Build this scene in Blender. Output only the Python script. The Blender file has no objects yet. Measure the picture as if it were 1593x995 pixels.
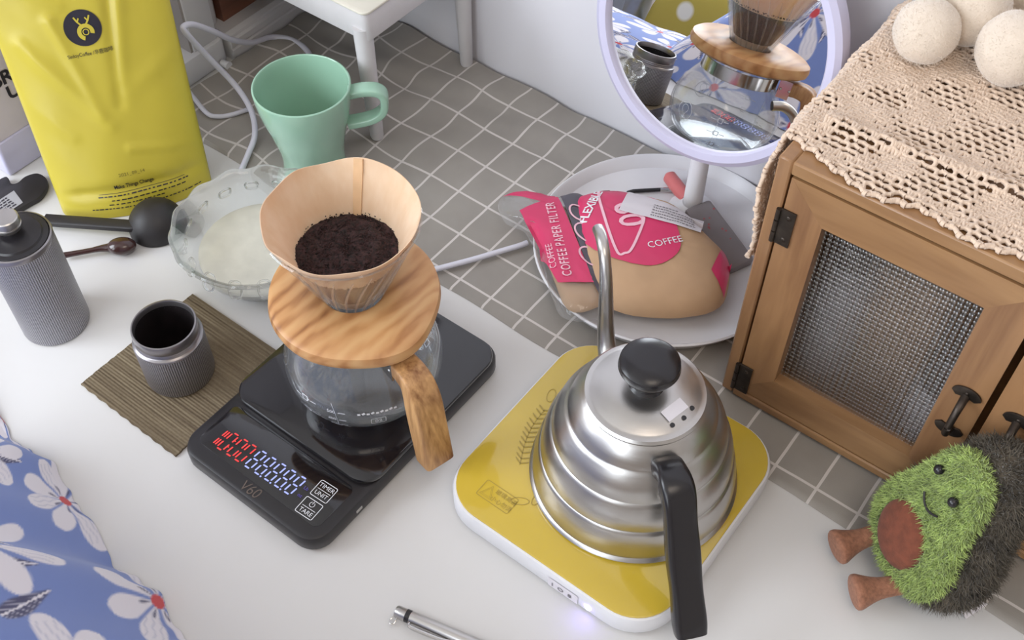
import bpy, math, random
import numpy as np
from mathutils import Vector, Matrix
random.seed(7); rng = np.random.default_rng(7)
PI = math.pi
sc = bpy.context.scene
col = sc.collection

# ------------------------------------------------------------------ camera, world, lights, exposure
cam_d = bpy.data.cameras.new('camera'); cam = bpy.data.objects.new('camera', cam_d); col.objects.link(cam)
FPX = 1748.1; cam_d.sensor_width = 36.0; cam_d.sensor_fit = 'HORIZONTAL'; cam_d.lens = 36.0 * FPX / 1593.0
cam_d.clip_start = 0.02; cam_d.clip_end = 60
_p, _r, _y = .8889, .0033, .6491
_f = Vector((0, math.cos(_p), -math.sin(_p))); _x = Vector((1, 0, 0)); _u = _x.cross(_f)
_x2 = _x * math.cos(_r) + _u * math.sin(_r); _u2 = -_x * math.sin(_r) + _u * math.cos(_r)
_Z = Matrix.Rotation(_y, 3, 'Z'); RX, RU, RF = _Z @ _x2, _Z @ _u2, _Z @ _f
CAM = Vector((0, 0, .70))
cam.matrix_world = Matrix(((RX.x, RU.x, -RF.x, CAM.x), (RX.y, RU.y, -RF.y, CAM.y), (RX.z, RU.z, -RF.z, CAM.z), (0, 0, 0, 1)))
sc.camera = cam

w = bpy.data.worlds.new('sky'); sc.world = w; w.use_nodes = True
bg = w.node_tree.nodes['Background']; bg.inputs[0].default_value = (.80, .89, 1.0, 1); bg.inputs[1].default_value = 1.6

def area(name, loc, target, sx, sy, power, color):
    d = bpy.data.lights.new(name, 'AREA'); d.shape = 'RECTANGLE'; d.size = sx; d.size_y = sy; d.energy = power; d.color = color
    o = bpy.data.objects.new(name, d); col.objects.link(o); o.location = loc
    o.rotation_euler = (Vector(target) - Vector(loc)).to_track_quat('-Z', 'Y').to_euler(); return o
area('window_daylight', (-.55, -2.12, 1.0), (-.55, 0, .55), 1.9, 1.3, 38, (.90, .95, 1.0))
area('side_window_daylight', (-1.62, -1.0, .95), (0, -.6, .5), 1.1, 1.2, 36, (.88, .93, 1.0))
area('warm_fill_light', (.55, -.25, 1.82), (.45, -.1, 0), .7, .7, 7, (1.0, .86, .72))  # warm overhead fill, added to brighten the right side; no known fixture
sc.view_settings.view_transform = 'Standard'; sc.view_settings.look = 'None'
sc.view_settings.gamma = 1; sc.view_settings.use_curve_mapping = False
sc.view_settings.exposure = -0.10

# ------------------------------------------------------------------ helpers
def ray(px, py):
    return RF + RX * ((px - 796.5) / FPX) - RU * ((py - 497.5) / FPX)
def at(px, py, z=0.0):            # the point at height z that the photo shows at this pixel
    d = ray(px, py); t = (z - CAM.z) / d.z; return CAM + d * t

def lin(c):
    return tuple((x / 12.92 if x <= .04045 else ((x + .055) / 1.055) ** 2.4) for x in c[:3]) + (1,)
def rgb(r, g, b): return lin((r / 255, g / 255, b / 255))

class NT:
    def __init__(s, name):
        s.m = bpy.data.materials.new(name); s.m.use_nodes = True; s.t = s.m.node_tree; s.n = s.t.nodes
        s.b = s.n['Principled BSDF']; s.out = s.n['Material Output']
    def new(s, ty, **k):
        o = s.n.new(ty)
        for a, v in k.items():
            if a.startswith('i_'):
                key = a[2:]; key = int(key) if key.isdigit() else key.replace('_', ' ')
                o.inputs[key].default_value = v
            else: setattr(o, a, v)
        return o
    def link(s, a, b): s.t.links.new(a, b)
    def coord(s, scale=(1, 1, 1), rot=(0, 0, 0), kind='Object'):
        c = s.new('ShaderNodeTexCoord'); mp = s.new('ShaderNodeMapping'); s.link(c.outputs[kind], mp.inputs[0])
        mp.inputs['Scale'].default_value = scale; mp.inputs['Rotation'].default_value = rot; return mp.outputs[0]
    def noise(s, vec, scale, detail=3, rough=.5, dist=0):
        o = s.new('ShaderNodeTexNoise'); s.link(vec, o.inputs['Vector']); o.inputs['Scale'].default_value = scale
        o.inputs['Detail'].default_value = detail; o.inputs['Roughness'].default_value = rough; o.inputs['Distortion'].default_value = dist; return o.outputs[0]
    def ramp(s, fac, stops):
        o = s.new('ShaderNodeValToRGB'); s.link(fac, o.inputs[0]); e = o.color_ramp.elements
        while len(e) < len(stops): e.new(.5)
        for i, (p, c) in enumerate(stops): e[i].position = p; e[i].color = c
        return o.outputs[0]
    def bump(s, h, strength=.3, dist=.001):
        o = s.new('ShaderNodeBump'); s.link(h, o.inputs['Height']); o.inputs['Strength'].default_value = strength
        o.inputs['Distance'].default_value = dist; s.link(o.outputs[0], s.b.inputs['Normal']); return o
    def math(s, op, a, b=None, c=None):
        o = s.new('ShaderNodeMath', operation=op)
        for i, v in enumerate((a, b, c)):
            if v is None: continue
            if isinstance(v, (int, float)): o.inputs[i].default_value = v
            else: s.link(v, o.inputs[i])
        return o.outputs[0]

def plain(name, c, rough=.5, metal=0, spec=.5, coat=0, var=.04, vscale=30, bump=0, bscale=400, sheen=0, emit=0, coatr=.1, trans=0):
    k = NT(name); v = k.coord()
    if var:
        n = k.noise(v, vscale, 3)
        lo = tuple(x * (1 - var * 2) for x in c[:3]) + (1,); hi = tuple(min(1, x * (1 + var)) for x in c[:3]) + (1,)
        k.link(k.ramp(n, [(.3, lo), (.7, hi)]), k.b.inputs['Base Color'])
    else: k.b.inputs['Base Color'].default_value = c
    b = k.b.inputs
    b['Roughness'].default_value = rough; b['Metallic'].default_value = metal; b['Specular IOR Level'].default_value = spec
    b['Coat Weight'].default_value = coat; b['Coat Roughness'].default_value = coatr; b['Sheen Weight'].default_value = sheen
    if emit: b['Emission Color'].default_value = c; b['Emission Strength'].default_value = emit
    if bump: k.bump(k.noise(v, bscale, 2), bump, .0006)
    return k.m

def wood(name, light, dark, scale=60, along=(1, .08, 1), rough=.5, bands=.5, rot=(0, 0, 0), coat=0):
    k = NT(name); v = k.coord(along, rot)
    n1 = k.noise(v, scale, 4, .6, .8); n2 = k.noise(v, scale * 5, 2, .5)
    m = k.math('ADD', k.math('MULTIPLY', n1, .75), k.math('MULTIPLY', n2, .25))
    mid = tuple((a + b) / 2 for a, b in zip(light, dark))
    k.link(k.ramp(m, [(.35, dark), (.48, mid), (.62, light)]), k.b.inputs['Base Color'])
    k.b.inputs['Roughness'].default_value = rough; k.b.inputs['Coat Weight'].default_value = coat
    k.bump(n2, .15, .0004); return k.m

def olive(name, rot=(0, 0, 0), sc_=1):
    k = NT(name); v = k.coord((1, .35, 1), rot)
    wv = k.new('ShaderNodeTexWave'); wv.wave_type = 'BANDS'; k.link(v, wv.inputs[0])
    wv.inputs['Scale'].default_value = 22 * sc_; wv.inputs['Distortion'].default_value = 17; wv.inputs['Detail'].default_value = 4; wv.inputs['Detail Scale'].default_value = .8
    n = k.noise(v, 40, 3, .5, 1)
    m = k.math('ADD', k.math('MULTIPLY', wv.outputs[1], .30), k.math('MULTIPLY', n, .74))
    k.link(k.ramp(m, [(.22, rgb(122, 78, 46)), (.33, rgb(168, 116, 70)), (.5, rgb(194, 144, 94)), (.8, rgb(208, 164, 114))]), k.b.inputs['Base Color'])
    k.b.inputs['Roughness'].default_value = .42; return k.m

def thin_glass(name, tint=(1, 1, 1, 1), rough=.02, haze=.0, hazecol=(.9, .9, .9, 1), edge=.35, bumpn=None, refl=1.0):
    k = NT(name); tr = k.new('ShaderNodeBsdfTransparent'); tr.inputs[0].default_value = tint
    gl = k.new('ShaderNodeBsdfGlossy'); gl.inputs['Roughness'].default_value = rough; gl.inputs['Color'].default_value = (refl, refl, refl, 1)
    lw = k.new('ShaderNodeLayerWeight'); lw.inputs['Blend'].default_value = .5
    if bumpn:
        bp = k.new('ShaderNodeBump'); bp.inputs['Strength'].default_value = bumpn[1]; bp.inputs['Distance'].default_value = .001
        k.link(k.noise(k.coord(), bumpn[0], 2), bp.inputs['Height'])
        k.link(bp.outputs[0], gl.inputs['Normal']); k.link(bp.outputs[0], lw.inputs['Normal'])
    fc = k.math('MULTIPLY_ADD', k.math('POWER', lw.outputs['Facing'], 3.0), .62, .035); mx = k.new('ShaderNodeMixShader'); k.link(fc, mx.inputs[0]); k.link(tr.outputs[0], mx.inputs[1]); k.link(gl.outputs[0], mx.inputs[2])
    last = mx.outputs[0]
    if haze:
        df = k.new('ShaderNodeBsdfDiffuse'); df.inputs[0].default_value = hazecol
        tl = k.new('ShaderNodeBsdfTranslucent'); tl.inputs[0].default_value = hazecol
        a = k.new('ShaderNodeMixShader', i_0=.4); k.link(df.outputs[0], a.inputs[1]); k.link(tl.outputs[0], a.inputs[2])
        m2 = k.new('ShaderNodeMixShader', i_0=haze); k.link(last, m2.inputs[1]); k.link(a.outputs[0], m2.inputs[2]); last = m2.outputs[0]
    k.link(last, k.out.inputs[0]); return k.m

def root_of(o):
    while o.parent: o = o.parent
    return o
def finish(me, smooth=True, ang=38):
    me.validate(); me.update()
    if smooth:
        me.shade_smooth()
        try: me.set_sharp_from_angle(angle=math.radians(ang))
        except Exception: pass

class MB:
    """collects shapes given in world metres; build() links them as one mesh object local to its thing"""
    def __init__(s): s.v = []; s.f = []
    def add(s, vs, fs):
        o = len(s.v); s.v += [tuple(v) for v in vs]; s.f += [tuple(i + o for i in f) for f in fs]; return s
    def box(s, x0, x1, y0, y1, z0, z1, M=None):
        vs = [Vector(p) for p in ((x0, y0, z0), (x1, y0, z0), (x1, y1, z0), (x0, y1, z0), (x0, y0, z1), (x1, y0, z1), (x1, y1, z1), (x0, y1, z1))]
        if M: vs = [M @ v for v in vs]
        return s.add(vs, [(0, 3, 2, 1), (4, 5, 6, 7), (0, 1, 5, 4), (1, 2, 6, 5), (2, 3, 7, 6), (3, 0, 4, 7)])
    def prism(s, out, z0, z1, bev=0, M=None, zf=None):
        """closed outline (ccw) extruded z0..z1, top and bottom edges bevelled"""
        n = len(out); c = Vector((sum(p[0] for p in out) / n, sum(p[1] for p in out) / n))
        def inset(d):
            r = []
            for i in range(n):
                a, b, e = Vector(out[i - 1][:2]), Vector(out[i][:2]), Vector(out[(i + 1) % n][:2])
                t = (e - a);  t = t.normalized() if t.length > 1e-9 else Vector((1, 0))
                r.append(b + Vector((-t.y, t.x)) * d)
            return r
        ar = sum(out[i - 1][0] * out[i][1] - out[i][0] * out[i - 1][1] for i in range(n))
        if ar < 0: out = out[::-1]
        rings = [(0, z0), (0, z1)] if not bev else [(bev, z0), (bev * .3, z0 + bev * .3), (0, z0 + bev), (0, z1 - bev), (bev * .3, z1 - bev * .3), (bev, z1)]
        vs = []
        for d, z in rings:
            for p in (inset(d) if d else [Vector(q[:2]) for q in out]): vs.append(Vector((p.x, p.y, z + (zf(p.x, p.y) if zf else 0))))
        if M: vs = [M @ v for v in vs]
        k = len(rings); fs = [tuple(range(n))[::-1], tuple((k - 1) * n + i for i in range(n))]
        for r in range(k - 1):
            for i in range(n): j = (i + 1) % n; fs.append((r * n + i, r * n + j, (r + 1) * n + j, (r + 1) * n + i))
        return s.add(vs, fs)
    def lathe(s, prof, seg=64, c=(0, 0, 0), mod=None, M=None):
        vs = []; rows = []
        for r, z in prof:
            if r < 1e-6: rows.append([len(vs)]); vs.append(Vector((c[0], c[1], c[2] + z)))
            else:
                row = []
                for i in range(seg):
                    a = 2 * PI * i / seg; rr, zz = (mod(r, z, a) if mod else (r, z)); row.append(len(vs))
                    vs.append(Vector((c[0] + rr * math.cos(a), c[1] + rr * math.sin(a), c[2] + zz)))
                rows.append(row)
        if M: vs = [M @ v for v in vs]
        fs = []
        for a, b in zip(rows[:-1], rows[1:]):
            if len(a) == 1 and len(b) == 1: continue
            for i in range(seg):
                j = (i + 1) % seg
                if len(a) == 1: fs.append((a[0], b[j], b[i]))
                elif len(b) == 1: fs.append((a[i], a[j], b[0]))
                else: fs.append((a[i], a[j], b[j], b[i]))
        return s.add(vs, fs)
    def tube(s, path, r, seg=10, flat=None, up=(0, 0, 1), closed=False, ex=.45):
        """swept section; r number or list; flat=(a,b) gives a rounded rectangle-ish section"""
        P = [Vector(p) for p in path]; n = len(P); vs = []
        for i, p in enumerate(P):
            if closed: t = (P[(i + 1) % n] - P[i - 1])
            else: t = P[min(i + 1, n - 1)] - P[max(i - 1, 0)]
            t.normalize(); u = Vector(up); sdir = t.cross(u)
            if sdir.length < 1e-3: sdir = t.cross(Vector((1, .1, 0)))
            sdir.normalize(); u2 = sdir.cross(t)
            rr = r[i] if isinstance(r, (list, tuple)) else r
            for k in range(seg):
                a = 2 * PI * k / seg; ca, sa = math.cos(a), math.sin(a)
                if flat:
                    fa, fb = flat if not isinstance(flat[0], (list, tuple)) else flat[i]
                    e = ex; ca = math.copysign(abs(ca) ** e, ca) * fa; sa = math.copysign(abs(sa) ** e, sa) * fb
                    vs.append(p + (sdir * ca + u2 * sa) * rr)
                else: vs.append(p + (sdir * ca + u2 * sa) * rr)
        fs = []
        for i in range(n if closed else n - 1):
            j2 = (i + 1) % n
            for k in range(seg): q = (k + 1) % seg; fs.append((i * seg + k, i * seg + q, j2 * seg + q, j2 * seg + k))
        if not closed: fs.append(tuple(range(seg))[::-1]); fs.append(tuple((n - 1) * seg + k for k in range(seg)))
        return s.add(vs, fs)
    def ball(s, c, r, seg=24, rings=14, M=None, mod=None):
        rx, ry, rz = (r, r, r) if not isinstance(r, (tuple, list)) else r
        vs = []; 
        for j in range(rings + 1):
            th = PI * j / rings
            for i in range(seg):
                a = 2 * PI * i / seg; d = Vector((math.sin(th) * math.cos(a), math.sin(th) * math.sin(a), math.cos(th)))
                q = mod(d) if mod else 1
                vs.append(Vector((d.x * rx * q, d.y * ry * q, d.z * rz * q)))
        vs = [(M @ v if M else v) + Vector(c) for v in vs]
        fs = [(j * seg + i, (j + 1) * seg + i, (j + 1) * seg + (i + 1) % seg, j * seg + (i + 1) % seg) for j in range(rings) for i in range(seg)]
        return s.add(vs, fs)
    def build(s, name, mat, parent=None, smooth=True, ang=38):
        off = Vector(root_of(parent).location) if parent else Vector((0, 0, 0))
        me = bpy.data.meshes.new(name); me.from_pydata([Vector(v) - off for v in s.v], [], s.f)
        me.materials.append(mat)
        import bmesh
        bm = bmesh.new(); bm.from_mesh(me); bmesh.ops.remove_doubles(bm, verts=bm.verts, dist=1e-7)
        bmesh.ops.recalc_face_normals(bm, faces=bm.faces); bm.to_mesh(me); bm.free()
        finish(me, smooth, ang)
        o = bpy.data.objects.new(name, me); col.objects.link(o); o.parent = parent; return o

def tag(o, label, cat, group=None, kind=None):
    if label: o['label'] = label
    if cat: o['category'] = cat
    if group: o['group'] = group
    if kind: o['kind'] = kind
    return o
def thing(name, label, cat, loc, group=None):
    o = bpy.data.objects.new(name, None); col.objects.link(o); o.location = loc; o.empty_display_size = .02
    return tag(o, label, cat, group)
def struct(o): o['kind'] = 'structure'; return o
def rrect(x0, x1, y0, y1, r, n=6):
    o = []
    for cx, cy, a0 in ((x1 - r, y0 + r, -90), (x1 - r, y1 - r, 0), (x0 + r, y1 - r, 90), (x0 + r, y0 + r, 180)):
        for i in range(n + 1): a = math.radians(a0 + 90 * i / n); o.append((cx + r * math.cos(a), cy + r * math.sin(a)))
    return o
def circ(cx, cy, r, n=32, rx=None, rot=0):
    return [(cx + r * math.cos(2 * PI * i / n + rot), cy + r * math.sin(2 * PI * i / n + rot)) for i in range(n)]
def spline(pts, n=8, closed=False):
    P = [Vector(p) for p in pts]; o = []; m = len(P)
    rngi = range(m) if closed else range(m - 1)
    for i in rngi:
        g = (lambda k: P[k % m]) if closed else (lambda k: P[max(0, min(m - 1, k))])
        a, b, c, d = g(i - 1), g(i), g(i + 1), g(i + 2)
        for j in range(n):
            t = j / n; o.append(.5 * ((2 * b) + (c - a) * t + (2 * a - 5 * b + 4 * c - d) * t * t + (-a + 3 * b - 3 * c + d) * t ** 3))
    if not closed: o.append(P[-1])
    return o
def frame(o, u, v, lift=.0003):
    o, u, v = Vector(o), Vector(u).normalized(), Vector(v).normalized(); n = u.cross(v).normalized()
    return lambda x, y, z=0: o + u * x + v * y + n * (lift + z)
_cache = {}
def text_geo(txt, shear=0, bold=0, spacing=1.0):
    key = (txt, shear, bold, spacing)
    if key in _cache: return _cache[key]
    c = bpy.data.curves.new('lettering', 'FONT'); c.body = txt; c.size = 1; c.shear = shear; c.offset = bold; c.resolution_u = 3; c.space_character = spacing
    c.align_x = 'CENTER'; c.align_y = 'CENTER'
    o = bpy.data.objects.new('lettering', c); col.objects.link(o); bpy.context.view_layer.update()
    me = bpy.data.meshes.new_from_object(o.evaluated_get(bpy.context.evaluated_depsgraph_get()))
    v = [tuple(q.co) for q in me.vertices]; f = [tuple(p.vertices) for p in me.polygons]
    bpy.data.objects.remove(o); bpy.data.curves.remove(c); bpy.data.meshes.remove(me)
    _cache[key] = (v, f); return v, f
def lettering(mb, txt, size, mp, dx=0, dy=0, shear=0, bold=0, spacing=1.0, sx=1, rot=0):
    v, f = text_geo(txt, shear, bold, spacing); cr, sr = math.cos(rot), math.sin(rot)
    out = []
    for x, y, z in v:
        x *= size * sx; y *= size; out.append(mp(dx + x * cr - y * sr, dy + x * sr + y * cr))
    mb.add(out, f)
def line2(mb, pts, wd, mp, closed=False):
    """flat printed stroke through 2-D points, mapped on a surface"""
    P = [Vector(p[:2]) for p in pts]; n = len(P); vs = []
    for i in range(n):
        t = (P[(i + 1) % n] - P[i - 1]) if closed else (P[min(i + 1, n - 1)] - P[max(0, i - 1)])
        t.normalize(); q = Vector((-t.y, t.x)) * wd / 2
        vs += [mp(*(P[i] + q)), mp(*(P[i] - q))]
    fs = [(2 * i, 2 * i + 1, (2 * i + 3) % (2 * n), (2 * i + 2) % (2 * n)) for i in range(n if closed else n - 1)]
    mb.add(vs, fs)
def poly2(mb, pts, mp): mb.add([mp(*p[:2]) for p in pts], [tuple(range(len(pts)))])

# ------------------------------------------------------------------ materials
M = {}
M['table'] = plain('white_laminate', rgb(214, 213, 212), .38, spec=.4, coat=.15, coatr=.2, var=.02, vscale=4)
M['wall'] = plain('wall_paint', rgb(218, 217, 222), .75, var=.02, vscale=3, bump=.1, bscale=200)
M['wallwarm'] = plain('room_paint', rgb(205, 198, 190), .8, var=.02, vscale=3)
M['ceil'] = plain('ceiling_paint', rgb(225, 222, 216), .85, var=.02)
M['floor'] = wood('floor_boards', rgb(170, 140, 110), rgb(110, 82, 60), 8, (1, .1, 1))
M['white_plastic'] = plain('white_plastic', rgb(222, 222, 226), .4, var=.015)
M['stand_plastic'] = plain('stand_plastic', rgb(205, 203, 204), .42, var=.02)
M['cable'] = plain('cable_sheath', rgb(214, 214, 226), .4, var=.01)
M['black_plastic'] = plain('black_plastic', rgb(36, 34, 37), .33, var=.05)
M['black_matte'] = plain('black_matte', rgb(40, 37, 38), .5, var=.05, bump=.05)
M['glossblack'] = plain('black_gloss', rgb(24, 23, 27), .09, coat=.6, coatr=.04, var=0)
M['handle_black'] = plain('handle_black', rgb(30, 28, 31), .27, spec=.5, var=.05)
M['mug'] = plain('mug_glaze', rgb(152, 190, 168), .16, coat=.5, coatr=.05, var=.02, vscale=20)
M['yellow_film'] = plain('bag_film', rgb(196, 180, 62), .38, var=.03, vscale=12, spec=.5)
M['ink'] = plain('black_ink', rgb(38, 36, 48), .35, var=0)
M['inksoft'] = plain('faded_ink', rgb(100, 92, 40), .6, var=0)
M['white_ink'] = plain('white_ink', rgb(228, 230, 236), .5, var=0)
M['greyink'] = plain('grey_ink', rgb(120, 116, 122), .6, var=0)
M['paper'] = plain('white_paper', rgb(220, 216, 222), .7, var=.02)
M['greystick'] = plain('sticker_grey', rgb(168, 168, 172), .6, var=.02)
M['pink'] = plain('pink_film', rgb(212, 60, 106), .36, var=.05, vscale=25)
M['pinkpale'] = plain('pink_pale_print', rgb(236, 190, 204), .45, var=0)
M['darkfilm'] = plain('charcoal_film', rgb(86, 82, 92), .35, var=.08, vscale=30)
M['kraft'] = plain('kraft_paper', rgb(190, 156, 122), .7, var=.06, vscale=25)
M['steel_dot'] = plain('dark_steel', rgb(60, 58, 60), .4, metal=.8, var=.02)
M['iron'] = plain('antique_iron', rgb(72, 64, 58), .42, metal=.75, var=.25, vscale=90, bump=.2)
M['chrome'] = plain('polished_steel', rgb(200, 198, 196), .14, metal=1, var=.01)
M['yellow_glass'] = plain('yellow_glass', rgb(200, 172, 60), .14, coat=.8, coatr=.03, var=.01)
M['print_brown'] = plain('leaf_print', rgb(170, 146, 64), .3, var=0)
M['mat_brown'] = None
M['walnut'] = plain('dark_wood', rgb(62, 34, 32), .22, coat=.5, var=.1, vscale=40)
M['coffee'] = plain('coffee_grounds', rgb(52, 30, 30), .85, var=.5, vscale=500, bump=.8, bscale=900)
M['filter'] = None
M['lilac'] = plain('lilac_plastic', rgb(196, 194, 218), .3, var=.01)
M['mirror'] = plain('mirror_silver', (.93, .93, .93, 1), .0, metal=1, var=0)
M['cab'] = wood('cabinet_wood', rgb(164, 126, 86), rgb(130, 94, 62), 26, (.12, 1, 1), .42, coat=.1)
M['cabv'] = wood('cabinet_wood_upright', rgb(158, 119, 82), rgb(122, 86, 58), 26, (1, 1, .12), .42, coat=.1)
M['sidewood'] = wood('red_brown_wood', rgb(122, 78, 58), rgb(90, 54, 40), 20, (1, .1, 1), .45)
M['olive'] = olive('olive_wood'); M['olive2'] = wood('olive_wood_grip', rgb(206, 160, 108), rgb(126, 80, 44), 75, (1, 1, .13), .4)
M['lace'] = plain('cotton_yarn', rgb(218, 194, 172), .9, var=.05, vscale=300, bump=.6, bscale=1500, sheen=.3)
M['wool'] = plain('felted_wool', rgb(216, 201, 184), .95, var=.03, vscale=80, bump=.5, bscale=700, sheen=.6)
M['green_fur'] = plain('green_plush', rgb(164, 184, 104), .9, var=.2, vscale=150, bump=.7, bscale=400, sheen=.4)
M['dark_fur'] = plain('dark_plush', rgb(88, 80, 68), .95, var=.3, vscale=60, bump=.7, bscale=400, sheen=.3)
M['seed'] = plain('brown_plush', rgb(116, 62, 42), .9, var=.12, vscale=200, bump=.5, bscale=700, sheen=.08)
M['leg'] = plain('tan_corduroy', rgb(152, 104, 80), .9, var=.15, vscale=400, bump=.6, bscale=900, sheen=.08)
M['glass'] = thin_glass('clear_glass', (.955, .965, .97, 1), .02, haze=.05, hazecol=(.75, .77, .8, 1))
M['bowl_glass'] = thin_glass('bowl_glass', (.95, .965, .96, 1), .03, haze=.06, bumpn=(60, .35))
def real_glass(name, mixt=.3, rough=.0, tint=(.98, .985, .985, 1)):
    k = NT(name); g = k.new('ShaderNodeBsdfGlass'); g.inputs['IOR'].default_value = 1.45; g.inputs['Roughness'].default_value = rough; g.inputs[0].default_value = tint
    tr = k.new('ShaderNodeBsdfTransparent'); tr.inputs[0].default_value = tint
    mx = k.new('ShaderNodeMixShader', i_0=mixt); k.link(g.outputs[0], mx.inputs[1]); k.link(tr.outputs[0], mx.inputs[2]); k.link(mx.outputs[0], k.out.inputs[0]); return k.m
M['bowl_glass'] = real_glass('bowl_glass', .35)
M['milky'] = plain('cloudy_water', rgb(208, 206, 192), .25, var=.05, vscale=60, coat=.3)
M['film'] = thin_glass('clear_film', (.95, .95, .95, 1), .08, haze=.12, hazecol=(.8, .8, .8, 1), edge=.35, bumpn=(90, 1.0))
M['teal_blue'] = plain('blue_patch', rgb(60, 110, 165), .4, var=0)
M['red'] = plain('red_print', rgb(170, 90, 95), .5, var=0)

def steel(name, base=(.60, .585, .57, 1), r0=.2, r1=.36):
    k = NT(name); v = k.coord((1, 1, 90)); n = k.noise(v, 22, 2)
    mr = k.new('ShaderNodeMapRange'); k.link(n, mr.inputs[0]); mr.inputs[3].default_value = r0; mr.inputs[4].default_value = r1
    k.link(mr.outputs[0], k.b.inputs['Roughness']); k.b.inputs['Base Color'].default_value = base; k.b.inputs['Metallic'].default_value = 1
    k.b.inputs['Anisotropic'].default_value = .4; k.bump(n, .08, .0002); return k.m
M['steel'] = steel('brushed_steel', (.54, .525, .51, 1), .24, .40)
def knurl():
    k = NT('knurled_metal'); c = k.new('ShaderNodeUVMap'); mp = k.new('ShaderNodeMapping'); k.link(c.outputs[0], mp.inputs[0])
    sp = k.new('ShaderNodeSeparateXYZ'); k.link(mp.outputs[0], sp.inputs[0])
    a = k.math('SINE', k.math('MULTIPLY', sp.outputs[0], 2 * PI * 96)); b = k.math('SINE', k.math('MULTIPLY', sp.outputs[1], 2 * PI * 620))
    h = k.math('ADD', a, k.math('MULTIPLY', b, .6))
    k.link(k.ramp(k.math('MULTIPLY_ADD', h, .3, .5), [(.1, rgb(110, 108, 114)), (.9, rgb(190, 188, 194))]), k.b.inputs['Base Color'])
    k.b.inputs['Metallic'].default_value = .85; k.b.inputs['Roughness'].default_value = .36; k.bump(h, .5, .0004); return k.m
M['knurl'] = knurl()
M['gunmetal'] = plain('gunmetal', rgb(150, 146, 148), .3, metal=.85, var=.05)
def mirrorless(): pass
def matmat():
    k = NT('ribbed_mat'); v = k.coord((1, 1, 1)); sp = k.new('ShaderNodeSeparateXYZ'); k.link(v, sp.inputs[0])
    n = k.noise(k.coord((1, 40, 1)), 12, 3); n2 = k.noise(k.coord((1, 1, 1)), 700, 2)
    s_ = k.math('SINE', k.math('MULTIPLY', sp.outputs[1], 2 * PI / .0024))
    m = k.math('ADD', k.math('MULTIPLY', n, .8), k.math('MULTIPLY', n2, .2))
    k.link(k.ramp(m, [(.3, rgb(84, 70, 52)), (.55, rgb(120, 106, 84)), (.75, rgb(142, 130, 106))]), k.b.inputs['Base Color'])
    k.b.inputs['Roughness'].default_value = .85; k.bump(k.math('ADD', s_, n2), .35, .0006); return k.m
M['mat_brown'] = matmat()
def filterpaper():
    k = NT('filter_paper'); v = k.coord((1, 1, .2)); n = k.noise(v, 120, 3)
    k.link(k.ramp(n, [(.3, rgb(232, 206, 172)), (.7, rgb(242, 222, 194))]), k.b.inputs['Base Color'])
    k.b.inputs['Roughness'].default_value = .85; k.bump(n, .35, .0008)
    tl = k.new('ShaderNodeBsdfTranslucent'); tl.inputs[0].default_value = rgb(235, 180, 130)
    mx = k.new('ShaderNodeMixShader', i_0=.3); k.link(k.b.outputs[0], mx.inputs[1]); k.link(tl.outputs[0], mx.inputs[2]); k.link(mx.outputs[0], k.out.inputs[0]); return k.m
M['filter'] = filterpaper()
def checks():
    k = NT('checked_cloth'); c = k.new('ShaderNodeUVMap'); sp = k.new('ShaderNodeSeparateXYZ')
    wn = k.new('ShaderNodeTexNoise'); k.link(c.outputs[0], wn.inputs['Vector']); wn.inputs['Scale'].default_value = 28; wn.inputs['Detail'].default_value = 1
    off = k.new('ShaderNodeVectorMath', operation='MULTIPLY_ADD'); k.link(wn.outputs['Color'], off.inputs[0]); off.inputs[1].default_value = (.0016, .0016, 0); k.link(c.outputs[0], off.inputs[2])
    k.link(off.outputs[0], sp.inputs[0])
    def ln(o, o0, step, wd):
        t = k.math('DIVIDE', k.math('SUBTRACT', o, o0), step); fr = k.math('FRACT', t)
        d = k.math('MULTIPLY', k.math('MINIMUM', fr, k.math('SUBTRACT', 1, fr)), step)
        return k.math('LESS_THAN', d, wd / 2)
    a = ln(sp.outputs[0], -.5656, .03269, .0021); b = ln(sp.outputs[1], .6573, .03927, .0021)
    m = k.math('MAXIMUM', a, b); n = k.noise(k.coord(), 9, 4, .6)
    base = k.ramp(n, [(.3, rgb(143, 138, 132)), (.7, rgb(160, 155, 148))])
    mx = k.new('ShaderNodeMix', data_type='RGBA'); k.link(m, mx.inputs[0]); k.link(base, mx.inputs[6]); mx.inputs[7].default_value = rgb(206, 200, 196)
    k.link(mx.outputs[2], k.b.inputs['Base Color']); k.b.inputs['Roughness'].default_value = .55; k.b.inputs['Specular IOR Level'].default_value = .35
    k.bump(k.noise(k.coord(), 1200, 2), .2, .0004); return k.m
M['checks'] = checks()
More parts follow.
